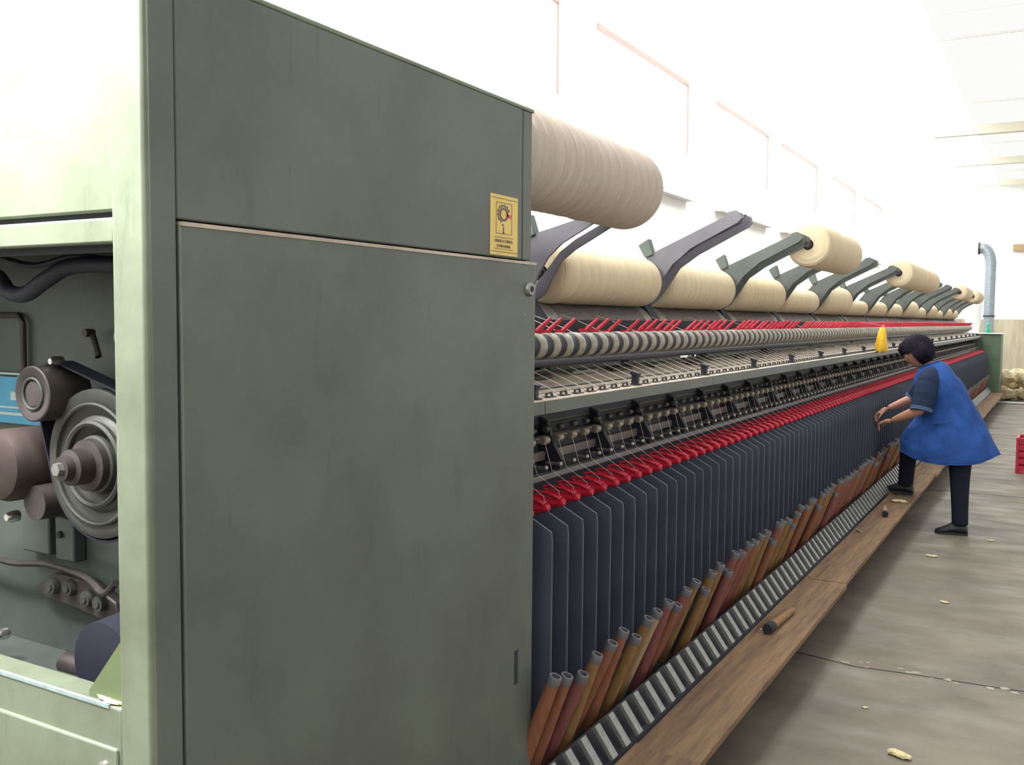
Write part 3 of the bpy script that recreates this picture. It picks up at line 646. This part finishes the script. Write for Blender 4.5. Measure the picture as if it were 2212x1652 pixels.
for i in range(int((Y1 - .2 - ytub) / P) + 2):
    mname, word = tubekind(i)
    if i == 8: mname, word = 'beige', 'beige'
    body, rim = tube_mesh(mname)
    far = i > NIND
    low_ = .045 if random.random() < .25 else 0
    zt = .545 - low_ + random.uniform(-.012, .012) + (.0 if i < 20 else -.004)
    o = bpy.data.objects.new('paper_tube', body); COL.objects.link(o)
    o.location = (-1.118 - random.uniform(0, .008), ytub + (i - 1) * P + (.03 if i == 0 else random.uniform(-.012, .012)), zt)
    o.rotation_euler = (random.uniform(-.05, .03), random.uniform(-.04, .05), 0); o['w'] = tuple(o.location)
    tag(o, '%s paper tube leaning in the rail, %s tube from the green end cabinet' % (word, ordinal(i + 1)), 'bobbin tube', 'paper tubes leaning in the rail')
    c = bpy.data.objects.new('tube_rim', rim); COL.objects.link(c); c.parent = o

# ================================================================== YARNS
ypth = [(-1.672, 0, 1.52), (-1.60, .004, 1.497), (-1.505, .006, 1.458), (-1.470, .006, 1.442), (-1.452, .006, 1.412), (-1.470, .004, 1.372), (-1.475, .0, 1.352)]
yp2 = [(-1.50, .0, 1.335), (-1.338, -.03, 1.280)]
yp3 = [(-1.392, 0, 1.118), (-1.365, .0, 1.03), (-1.290, .0, .985), (-1.26, 0, .80)]
ym_ = MB().tube(yp2, .0014, 4).build('tmp', 'yarn', loc=(0, 0, 0)); me_a = ym_.data; bpy.data.objects.remove(ym_)
ym_ = MB().tube(yp3, .0006, 3).build('tmp', 'yarn', loc=(0, 0, 0)); me_b = ym_.data; bpy.data.objects.remove(ym_)
ym_ = MB().tube(ypth[:4], .0011, 3).build('tmp', 'yarn', loc=(0, 0, 0)); me_c = ym_.data; bpy.data.objects.remove(ym_)
for me_, y0_, nm, lb, gp in ((me_a, 2.84 - 5 * P, 'yarn', 'pale yarn crossing the dusty shelf at the %s roller from the green end cabinet', 'yarns crossing the shelf'),
                         (me_b, 2.84 - 5 * P, 'yarn', 'thin grey yarn dropping to the %s red guide from the green end cabinet', 'yarns dropping to the red guides')):
    for i in range(0, 60):
        o = bpy.data.objects.new(nm, me_); COL.objects.link(o); o.location = (0, y0_ + i * P, 0); tag(o, lb % ordinal(i + 1), 'yarn', gp)
    mb = MB(); vs = [tuple(v.co) for v in me_.vertices]; fs = [tuple(p.vertices) for p in me_.polygons]
    for i in range(60, NSP - 4): mb.add([(x, y + y0_ + i * P, z) for x, y, z in vs], fs)
    mb.build('yarn_run', 'yarn', None, kind='stuff', label='far %s too fine to count' % gp, cat='yarn')
for i, yy in enumerate((2.95, 3.05, 3.3, 3.62, 4.2, 4.75, 5.3, 6.6, 7.6, 9.2)):
    o = bpy.data.objects.new('yarn', me_c); COL.objects.link(o); o.location = (0, yy, 0)
    tag(o, 'slack yarn hanging over the dark drum, %s from the green end cabinet' % ordinal(i + 1), 'yarn', 'yarns over the drums')

# ================================================================== PLANKS
pl = [(1.10, 2.655, -.868, .205), (2.64, 4.905, -.872, .2), (4.915, 8.9, -.884, .2), (8.91, 13.2, -.872, .2), (13.21, 16.9, -.88, .2), (16.91, 20.9, -.872, .2)]
names = ['near end, mostly out of frame', 'with the lying ochre tube on it', 'under the woman\'s raised foot', 'just behind the woman', 'second from the far end', 'at the far end']
for (a, b, xo, z), nm in zip(pl, names):
    p = MB(); n = 14; 
    top = []
    vs = []; fs = []
    for i in range(n + 1):
        y = a + (b - a) * i / n; w = .003 * noise.noise(Vector((y * 3, 1, 0))); e = xo + w + .004 * noise.noise(Vector((y * 9, 5, 0)))
        vs += [(-1.07, y, z - .026), (e, y, z - .026), (e + .001, y, z - .003), (e - .003, y, z), (-1.055, y, z), (-1.062, y, z + .012), (-1.07, y, z + .012)]
    m7 = 7
    for i in range(n):
        for q in range(m7): fs.append((i * m7 + q, i * m7 + (q + 1) % m7, (i + 1) * m7 + (q + 1) % m7, (i + 1) * m7 + q))
    fs += [tuple(range(m7 - 1, -1, -1)), tuple(range(n * m7, n * m7 + m7))]
    p.add(vs, fs); p.build('wooden_plank', 'wood', None, loc=((-1.07 + xo) / 2, (a + b) / 2, z - .026), smooth=0,
        label='worn brown foot plank along the machine, %s' % nm, cat='plank', group='foot planks along the machine')
    yy = a + .5
    while yy < b:
        MB().box(-1.09, -.905, yy - .02, yy + .02, z - .045, z - .0262).box(-1.03, -1.0, yy - .018, yy + .018, 0, z - .045).build('plank_bracket', 'rubber', F, smooth=0); yy += 1.3

# ================================================================== SMALL THINGS
def lying_tube(p0, p1, r0, r1, m, label):
    p0 = Vector(p0); p1 = Vector(p1)
    o = empty('loose_tube', (p0 + p1) / 2, label, 'bobbin tube')
    MB().lathe(p0, p1, [(0, r0), (1, r1)], 18).build('tube_body', m, o)
    MB().lathe(p0 - (p1 - p0) * .22, p0 + (p1 - p0) * .01, [(0, r0 * 1.02), (.05, r0 * 1.1), (.8, r0 * 1.12), (1, r0 * 1.02)], 18).build('dark_foot', 'dark', o, label='black tube foot')
lying_tube((-1.005, 3.985, .222), (-.988, 4.27, .2155), .020, .0145, 'ochre', 'ochre paper tube with black foot lying on the near plank')
lying_tube((-.975, 6.79, .220), (-1.015, 7.03, .214), .018, .013, 'beige', 'dark-footed tube lying on the plank before the woman\'s foot')
def scrap(c, r, sq, seed, label):
    m = MB()
    for i in range(4):
        a = seed + i * 1.3; m.blob((c[0] + (i - 1.5) * r * .55 * sq[0] * .5, c[1] + math.sin(a) * r * .3, c[2] + r * sq[2] * .55), r * .55, seed + i, .5, 2, sq)
    m.build('wool_scrap', 'scrap', None, loc=(c[0], c[1], c[2]), label=label, cat='wool scrap')
scrap((-.425, 3.47, 0), .030, (1.5, .9, .6), 1, 'yellowish wool scrap on the floor at the bottom right')
scrap((-.482, 5.55, 0), .018, (1.4, .9, .5), 2, 'small pale wool scrap in the middle of the aisle floor')
scrap((-.66, 6.62, 0), .026, (1.6, .9, .4), 3, 'wool wisp on the floor in front of the standing foot')
scrap((-.36, 7.32, 0), .018, (1.4, 1, .4), 4, 'pale wool fleck on the floor right of the woman')
scrap((-.60, 3.85, 0), .010, (1.2, 1, .5), 5, 'tiny lint fleck near the floor crack')
scrap((-.965, 7.36, .2), .036, (1.5, 1.1, .5), 6, 'loose wool tuft on the plank beside the raised shoe')
scrap((-1.03, 3.97, .2), .014, (1.6, 1.2, .25), 7, 'grey lint tuft on the plank beside the ochre tube')
MB().obox((-1.045, 6.2, .206), (.012, .12, .008), Matrix.Rotation(.5, 3, 'Z')).build('wood_sliver', 'beige', None, loc=(-1.045, 6.2, .2), label='pale wooden sliver on the plank', cat='sliver')
# yellow bag
yb_ = empty('yellow_bag', (-1.285, 8.36, 1.47), 'small bright yellow cloth bag hanging in front of the shelf', 'bag')
rings = [(1.462, .012, .010), (1.452, .022, .014), (1.43, .040, .020), (1.38, .056, .026), (1.32, .058, .034), (1.275, .058, .034), (1.258, .052, .026), (1.252, .01, .006)]
m = MB(); n = 18; vs = []; fs = []
for j, (z, wy, wx) in enumerate(rings):
    for q in range(n):
        a = 2 * math.pi * q / n; wob = 1 + .12 * math.sin(3 * a + j)
        vs.append((-1.262 + 1.35 * wx * math.cos(a) * wob, 8.30 + (1.46 - z) * .05 + 1.9 * wy * math.sin(a) * wob, z))
for j in range(len(rings) - 1):
    for q in range(n): fs.append((j * n + q, j * n + (q + 1) % n, (j + 1) * n + (q + 1) % n, (j + 1) * n + q))
fs.append(tuple(range(n))); fs.append(tuple(range((len(rings) - 1) * n, len(rings) * n)))
m.add(vs, fs).build('bag_body', 'yellow', yb_, smooth=60)
MB().blob((-1.262, 8.36, 1.468), .014, 2, .2, 2).tube([(-1.262, 8.36, 1.47), (-1.35, 8.36, 1.49), (-1.46, 8.36, 1.50)], .003, 6).build('pink_tie', mat('pink_tie', (.7, .12, .2), .6), yb_)
# green bottle on the far cabinet
gb = empty('green_bottle', (-1.19, Y1 + .15, 1.318), 'small green bottle standing on the far green cabinet', 'bottle')
MB().lathe((-1.19, Y1 + .15, 1.318), (-1.19, Y1 + .15, 1.46), [(0, .030), (.05, .033), (.6, .033), (.75, .02), (1, .018)], 16).build('bottle_body', 'greenglass', gb)
MB().lathe((-1.19, Y1 + .15, 1.46), (-1.19, Y1 + .15, 1.505), [(0, .026), (.7, .030), (1, .022)], 12).build('bottle_cap', mat('green_cap', (.03, .5, .2), .4), gb)
# white bin, duct
wb = empty('white_bin', (-1.475, Y1 + .35, 1.318), 'tall white tapered container standing at the far end of the machine', 'container')
MB().lathe((-1.475, Y1 + .35, 1.318), (-1.475, Y1 + .35, 1.87), [(0, .10), (.35, .135), (.9, .155), (1, .15)], 28).build('container_body', 'white', wb)
du = empty('exhaust_duct', (-1.20, 21.05, 0), 'blue-grey sheet metal duct with elbow rising behind the far cabinet', 'duct')
dx0 = -1.235; rr = .098
MB().lathe((dx0, 21.1, 0), (dx0, 21.1, 2.62), [(0, rr), (1, rr)], 24).build('duct_pipe', 'galv', du)
MB().tube([(dx0 - .16 + .16 * math.cos(a), 21.1, 2.62 + .0 + .36 * math.sin(a)) for a in [i * math.pi / 16 for i in range(9)]] + [(dx0 - .225, 21.1, 2.98)], rr * 1.02, 20).build('duct_elbow', 'galv', du)
MB().lathe((dx0 - .20, 21.1, 2.98), (dx0 - .235, 21.1, 2.98), [(0, rr * 1.25), (1, rr * 1.25)], 24).build('duct_flange', 'grime', du)
MB().lathe((dx0, 21.1, 1.63), (dx0, 21.1, 1.66), [(0, rr * 1.1), (1, rr * 1.1)], 24).build('duct_collar', 'grime', du)
# wool pile
wp = MB(); rnd = random.Random(3)
for i in range(46):
    x = rnd.uniform(-1.0, .9); yv = 20.9 + rnd.uniform(0, 1.2); lvl = i % 3
    wp.blob((x + .05, yv + .12, .12 + .16 * lvl), rnd.uniform(.14, .22), i, .45, 2, (1.25, 1, .75), 2.4)
for v in range(len(wp.v)):
    x, y, z = wp.v[v]; wp.v[v] = (x, y, max(z, .002))
wp.build('wool_heap', 'fleece', None, loc=(0, 21.6, 0), label='cream and brown heap of raw wool on the floor behind the machine', cat='wool', kind='stuff')
MB().tube([(-.98, 20.2, .02), (-.5, 20.15, .02), (.3, 20.5, .02), (1.2, 20.4, .02)], .02, 8).build('floor_pipe', mat('pale_pipe', (.6, .6, .58), .4), None, loc=(0, 20.3, 0), label='pale pipe lying on the floor before the wool heap', cat='pipe')
# red crate
cr = empty('plastic_crate', (-.09, 11.0, 0), 'red slatted plastic crate on the aisle floor at the right edge', 'crate')
x0, x1, y0, y1, h = -.325, .18, 10.8, 11.15, .36
fr_ = MB()
for a, b in ((x0, y0), (x1, y0), (x0, y1), (x1, y1)): fr_.box(a - .012, a + .012, b - .012, b + .012, 0, h)
fr_.box(x0, x1, y0, y1, .0, .012).box(x0 - .01, x1 + .01, y0 - .01, y0 + .012, h - .025, h).box(x0 - .01, x1 + .01, y1 - .012, y1 + .01, h - .025, h).box(x0 - .01, x0 + .012, y0, y1, h - .025, h).box(x1 - .012, x1 + .01, y0, y1, h - .025, h)
fr_.build('crate_frame', 'crate', cr, smooth=0)
for zz in (.03, .10, .17, .24, .30):
    MB().box(x0, x1, y0 - .004, y0 + .004, zz, zz + .045).build('slat', 'crate', cr, smooth=0)
    MB().box(x0 - .004, x0 + .004, y0, y1, zz, zz + .045).build('slat', 'crate', cr, smooth=0)
    MB().box(x0, x1, y1 - .004, y1 + .004, zz, zz + .045).build('slat', 'crate', cr, smooth=0)
    MB().box(x1 - .004, x1 + .004, y0, y1, zz, zz + .045).build('slat', 'crate', cr, smooth=0)

# ================================================================== THE WOMAN
WY = 7.55
PW = empty('person', (-.70, WY, 0), 'woman in blue smock bending to the spindles, one foot up on the plank', 'person')
def skin_mesh(chains, sub=2):
    """chains: list of lists of (x,y,z,r); a chain starting with an int index tuple ('j', i) hangs from an existing vertex"""
    V = []; Eg = []; Rr = []
    for ch in chains:
        prev = None
        for p in ch:
            if p[0] == 'j': prev = p[1]; continue
            V.append(p[:3]); Rr.append(p[3:] if len(p) > 4 else (p[3], p[3])); 
            if prev is not None: Eg.append((prev, len(V) - 1))
            prev = len(V) - 1
    me = bpy.data.meshes.new('s'); me.from_pydata(V, Eg, []); o = bpy.data.objects.new('s', me); COL.objects.link(o)
    o.modifiers.new('skin', 'SKIN'); sd = me.skin_vertices[0].data
    for i, r in enumerate(Rr): sd[i].radius = r
    sd[0].use_root = True
    ss = o.modifiers.new('sub', 'SUBSURF'); ss.levels = sub; ss.render_levels = sub
    bpy.context.view_layer.update()
    m2 = bpy.data.meshes.new_from_object(o.evaluated_get(bpy.context.evaluated_depsgraph_get()))
    mb = MB().add([tuple(v.co) for v in m2.vertices], [tuple(p.vertices) for p in m2.polygons]); bpy.data.objects.remove(o); return mb
# key points
neck = Vector((-.815, WY, 1.175)); hc = Vector((-.905, WY, 1.285))
hipc = Vector((-.62, WY, .77)); chest = Vector((-.72, WY, 1.0))
shL = Vector((-.800, WY - .155, 1.105)); elL = Vector((-.835, WY - .22, .885)); wrL = Vector((-1.045, WY - .13, .785))
shR = Vector((-.815, WY + .150, 1.115)); elR = Vector((-.925, WY + .19, .935)); wrR = Vector((-1.095, WY + .03, .862))
def hand(w, fwd, side, up, mirror):
    """palm + five fingers; returns chains in world space"""
    ch = []
    f, s, u = fwd.normalized(), side.normalized(), up.normalized()
    q = lambda a, b, c: w + f * a + s * b * mirror + u * c
    palm = [tuple(w) + (.020,), tuple(q(.035, 0, .0)) + (.026, .019), tuple(q(.068, 0, -.003)) + (.029, .015)]
    fingers = []
    for b, L, c0 in ((-.024, .066, 0), (-.008, .074, .002), (.008, .070, .001), (.022, .056, -.002)):
        fingers.append([tuple(q(.055, b * .9, c0 - .002)) + (.0085,), tuple(q(.084, b, c0 - .004)) + (.0085,), tuple(q(.084 + L * .36, b * 1.0, c0 - .022)) + (.0082,),
                        tuple(q(.084 + L * .48, b * .97, c0 - .045)) + (.0077,), tuple(q(.084 + L * .40, b * .95, c0 - .064)) + (.0068,)])
    th = [tuple(q(.020, -.016, -.004)) + (.0105,), tuple(q(.044, -.036, -.014)) + (.0100,), tuple(q(.068, -.044, -.028)) + (.009,), tuple(q(.090, -.038, -.042)) + (.0075,)]
    return palm, fingers + [th]
def V4(v, *r): return tuple(v) + tuple(r)
mb = MB()
core = [V4(hipc, .13, .15), V4(Vector((-.66, WY, .88)), .115, .14), V4(chest, .11, .15), V4(Vector((-.785, WY, 1.09)), .070, .10), V4(neck, .052), V4(neck.lerp(hc, .5), .05)]
armLc = [('j', 3), V4(shL, .046), V4(shL.lerp(elL, .5), .047), V4(elL, .040), V4(elL.lerp(wrL, .35), .040), V4(elL.lerp(wrL, .75), .029), V4(wrL, .0215)]
armRc = [('j', 3), V4(shR, .046), V4(shR.lerp(elR, .5), .047), V4(elR, .040), V4(elR.lerp(wrR, .35), .040), V4(elR.lerp(wrR, .75), .029), V4(wrR, .0215)]
b1 = skin_mesh([core, armLc, armRc]); mb.add(b1.v, b1.f)
for w, el, mir, tgt in ((wrL, elL, 1, Vector((-1.20, WY - .07, .755))), (wrR, elR, -1, Vector((-1.22, WY - .03, .80)))):
    fwd = (tgt - w); side = Vector((0, 1, 0.1)); up_v = fwd.cross(side); up_v = up_v if up_v.z > 0 else -up_v
    palm, fg = hand(w, fwd, side, up_v, -mir if mir == 1 else 1)
    pm = skin_mesh([palm]); mb.add(pm.v, pm.f)
    for f_ in fg: k2 = skin_mesh([f_]); mb.add(k2.v, k2.f)
# head: local x = face direction, z = up
tilt = math.radians(28); Rh = Matrix.Rotation(math.pi, 3, 'Z') @ Matrix.Rotation(tilt, 3, 'Y')
def hp(x, y, z): return hc + Rh @ Vector((x, y, z))
bm = bmesh.new(); bmesh.ops.create_icosphere(bm, subdivisions=4, radius=1); vs = []
for v in bm.verts:
    q = v.co.normalized(); x, y, z = q
    px = x * .092; py = y * .073; pz = z * .112
    if z < -.1: k1 = (-z - .1); py *= 1 - .38 * k1; px *= 1 - (.10 * k1 if x > 0 else .45 * k1)
    if x > 0: px *= 1 - .10 * (1 - abs(z)); 
    def g(cy, cz, sy, sz): return math.exp(-((y - cy) / sy) ** 2 - ((z - cz) / sz) ** 2) if x > 0 else 0
    px += .024 * g(0, -.18, .11, .13) + .012 * g(0, .02, .09, .16) - .012 * g(.33, .05, .17, .12) - .012 * g(-.33, .05, .17, .12)
    px += .007 * g(0, -.50, .28, .07) - .006 * g(0, -.40, .2, .05) - .004 * g(0, -.60, .25, .05) + .010 * g(0, -.82, .3, .16) + .006 * g(0, .25, .5, .1)
    vs.append(tuple(hp(px, py, pz)))
fs = [tuple(v.index for v in f.verts) for f in bm.faces]; bm.free(); mb.add(vs, fs)
for sgn in (-1, 1): mb.blob(tuple(hp(-.005, sgn * .073, -.012)), .024, 4, .05, 2, (.6, .35, 1.15))
# legs inside the trousers and feet are part of the body too
hpL = Vector((-.58, WY - .085, .76)); knL = Vector((-.580, WY - .10, .43)); anL = Vector((-.565, WY - .12, .085))
hpR = Vector((-.64, WY + .085, .75)); knR = Vector((-.945, WY + .12, .655)); anR = Vector((-.970, WY + .17, .29))
for a, b, c in ((hpL, knL, anL), (hpR, knR, anR)):
    k2 = skin_mesh([[V4(a, .085), V4(a.lerp(b, .5), .072), V4(b, .052), V4(b.lerp(c, .35), .05), V4(c, .032)]]); mb.add(k2.v, k2.f)
body = mb.build('body', 'skin', PW, smooth=180)
rm = body.modifiers.new('fuse', 'REMESH'); rm.mode = 'VOXEL'; rm.voxel_size = .0045; rm.use_smooth_shade = True
sm_ = body.modifiers.new('smooth', 'SMOOTH'); sm_.factor = .5; sm_.iterations = 2
for sgn in (-1, 1):
    e = MB().blob(tuple(hp(.071, sgn * .026, .006)), .0115, 1, 0, 2).build('eye', 'eyew', PW); MB().blob(tuple(hp(.079, sgn * .0265, .004)), .0052, 1, 0, 2).build('iris', 'eyed', e)
    MB().tube([tuple(hp(.078, sgn * .012, .028)), tuple(hp(.079, sgn * .026, .032)), tuple(hp(.070, sgn * .042, .027))], .0028, 6).build('eyebrow', 'hair', PW)
MB().tube([tuple(hp(.079, -.020, -.058)), tuple(hp(.087, 0, -.056)), tuple(hp(.079, .020, -.058))], [.002, .0042, .002], 8).build('lips', mat('lips', (.42, .12, .10), .4), PW)
# hair
bm = bmesh.new(); bmesh.ops.create_icosphere(bm, subdivisions=5, radius=1); vs = []; keep = {}
for v in bm.verts:
    q = v.co.normalized(); x, y, z = q; st_ = noise.noise(Vector((y * 9, x * 9, z * 2))) * .006 + noise.noise(Vector((y * 25, x * 25, z * 3))) * .003
    k1 = 1.0; px = x * .112 - .006; py = y * .094; pz = z * .124 + .010
    if z < -.15: pz = max(pz, -.105); py *= 1.02; px *= 1.0
    if x < 0: px -= .010
    if z < 0 and abs(y) > .3: py *= 1.06
    keep[v.index] = not ((x > .08 and z < .06 and abs(y) < 1.1) or (x > .30 and z < .16 and abs(y) < .80) or (x > .58 and z < .16) or z < -.93)
    vs.append(tuple(hp(px * (1 + st_ * 6), py * (1 + st_ * 6), pz)))
fs = [tuple(v.index for v in f.verts) for f in bm.faces if all(keep[v.index] for v in f.verts)]; bm.free()
hr = MB().add(vs, fs).build('hair', 'hair', PW, smooth=180)
so = hr.modifiers.new('thick', 'SOLIDIFY'); so.thickness = .016; so.offset = -1
tuf = MB()
for i in range(26):
    a = -1.0 + 2.0 * i / 25; yy = math.sin(a) * .070; x0 = .098 * math.cos(a) * .98
    tuf.tube([tuple(hp(x0 * .75, yy * .8, .105)), tuple(hp(x0 + .006, yy, .066)), tuple(hp(x0 + .002, yy * 1.05, .030 + .008 * math.sin(i * 2.3)))], [.010, .010, .003], 6)
for sgn in (-1, 1):
    for i in range(7):
        xx = .012 - i * .014; tuf.tube([tuple(hp(xx, sgn * .075, .05)), tuple(hp(xx - .002, sgn * .092, -.02)), tuple(hp(xx - .012, sgn * .088, -.085 + .008 * math.sin(i * 1.9)))], [.012, .013, .004], 6)
tuf.build('hair_lock', 'hair', PW, smooth=180)
# smock: loft through front/back profile points
prof = [((-.872, 1.180), (-.752, 1.225), .062), ((-.900, 1.145), (-.700, 1.205), .120), ((-.915, 1.085), (-.640, 1.130), .172), ((-.905, 1.00), (-.578, 1.045), .180), ((-.895, .90), (-.532, .955), .172),
        ((-.905, .805), (-.482, .865), .178), ((-.965, .725), (-.432, .765), .210), ((-.995, .650), (-.385, .665), .232), ((-.992, .585), (-.350, .578), .240)]
flat = catmull([(a[0], a[1], b[0], b[1], w_) for a, b, w_ in prof], 5); n = 64; vs = []; fs = []
for j, (fx, fz, bx, bz_, w_) in enumerate(flat):
    t = j / (len(flat) - 1); cxx, czz = (fx + bx) / 2, (fz + bz_) / 2; hx, hz = (bx - fx) / 2, (bz_ - fz) / 2
    for q in range(n):
        a = 2 * math.pi * q / n; ca, sa = math.cos(a), math.sin(a)
        ca = math.copysign(abs(ca) ** .9, ca); sa = math.copysign(abs(sa) ** .85, sa)
        fold = 1 + (.045 * max(0, t - .45) * math.sin(7 * a + 1.2) + .03 * max(0, t - .4) * math.sin(13 * a) + .012 * math.sin(5 * a + j * .5))
        sag = -.075 * (sa * sa) * max(0, t - .55) / .45
        wob = .008 * noise.noise(Vector((ca * 3, sa * 3, j * .35)))
        vs.append((cxx + hx * ca * fold, WY + w_ * sa * fold + wob, czz + hz * ca * fold + sag + wob))
for j in range(len(flat) - 1):
    for q in range(n): fs.append((j * n + q, j * n + (q + 1) % n, (j + 1) * n + (q + 1) % n, (j + 1) * n + q))
sk = MB().add(vs, fs).build('smock', 'smock', PW, smooth=180)
so = sk.modifiers.new('thick', 'SOLIDIFY'); so.thickness = .006; so.offset = -1
MB().tube([vs[(len(flat) - 1) * n + q] for q in range(n)], .005, 6, True).build('smock_hem', 'smock', sk, smooth=180)
MB().tube([vs[q] for q in range(n)], .007, 6, True).build('collar', 'smock', sk, smooth=180)
MB().obox((-.70, WY - .215, .80), (.11, .012, .012), Matrix.Rotation(-.15, 3, 'Y')).build('pocket_edge', 'smock', sk)
# sleeves
for s_, e_ in ((shL, elL), (shR, elR)):
    d = (e_ - s_); sl = MB(); pts = [s_ - d * .22 + Vector((.02, -.55 * (s_.y - WY), .01)), s_ - d * .06, s_ + d * .2, s_ + d * .5, s_ + d * .85, s_ + d * 1.02]
    path = catmull([tuple(p) for p in pts], 4); rs = catmull([(.030,), (.066,), (.076,), (.080,), (.074,), (.075,)], 4)
    sl.tube(path, [r[0] * (1 + .03 * math.sin(i * 1.7)) for i, r in enumerate(rs)], 24)
    so_ = sl.build('sleeve', 'sleeve', PW, smooth=60)
    c = s_ + d * 1.0; u_ = d.normalized(); MB().lathe(tuple(c - u_ * .012), tuple(c + u_ * .012), [(0, .076), (1, .0765)], 24).build('cuff', mat('sleeve_cuff', (.06, .11, .20), .8), so_)
# trousers
tr = MB()
for a, b, c, end in ((hpL, knL, anL, -.01), (hpR, knR, anR, 0)):
    k2 = skin_mesh([[V4(a, .105), V4(a.lerp(b, .5), .092), V4(b, .075), V4(b.lerp(c, .4), .066), V4(b.lerp(c, .8), .060), V4(c, .060), V4(c + (c - b).normalized() * .03, .060)]]); tr.add(k2.v, k2.f)
k2 = skin_mesh([[V4(Vector((-.61, WY, .72)), .12, .17), V4(Vector((-.63, WY, .86)), .12, .16)]]); tr.add(k2.v, k2.f)
tro = tr.build('trousers', 'trouser', PW, smooth=180)
rm = tro.modifiers.new('fuse', 'REMESH'); rm.mode = 'VOXEL'; rm.voxel_size = .008; rm.use_smooth_shade = True
# shoes (toe towards -X)
def shoe(an, zf, rotz=0, pitch=0):
    prof_ = [(.062, .030, .045), (.050, .038, .085), (.01, .042, .105), (-.04, .042, .085), (-.08, .044, .058), (-.115, .040, .042), (-.145, .026, .028), (-.153, .010, .012)]
    n = 16; vs = []; fs = []; c = Vector((an.x, an.y, zf)); Rz = Matrix.Rotation(rotz, 3, 'Z') @ Matrix.Rotation(pitch, 3, 'Y')
    for (x, w_, h_) in prof_:
        for q in range(n):
            a = 2 * math.pi * q / n; zz = h_ * (.5 + .5 * math.sin(a)); vs.append(tuple(c + Rz @ Vector((x, w_ * math.cos(a) * (1 if math.sin(a) < .3 else .82), max(.0, zz)))))
    for j in range(len(prof_) - 1):
        for q in range(n): fs.append((j * n + q, j * n + (q + 1) % n, (j + 1) * n + (q + 1) % n, (j + 1) * n + q))
    fs += [tuple(range(n)), tuple(range((len(prof_) - 1) * n, len(prof_) * n))]
    o = MB().add(vs, fs).build('shoe', 'shoe', PW, smooth=60)
    sv = [(x, w_) for x, w_, h_ in prof_]; poly = [(x, w_ * 1.06) for x, w_ in sv] + [(x, -w_ * 1.06) for x, w_ in reversed(sv)]
    m = MB(); k_ = len(poly); m.add([tuple(c + Rz @ Vector((x, y, 0))) for x, y in poly] + [tuple(c + Rz @ Vector((x, y, .014))) for x, y in poly], [tuple(range(k_)), tuple(range(2 * k_ - 1, k_ - 1, -1))] + [(i, i + k_, (i + 1) % k_ + k_, (i + 1) % k_) for i in range(k_)])
    m.build('sole', 'dark', o, smooth=0)
shoe(Vector((-.575, anL.y, 0)), 0.001, .12, 0)
shoe(Vector((-.975, anR.y, 0)), .213, -.05, .06)
for o in bpy.data.objects:
    if 'w' in o: del o['w']
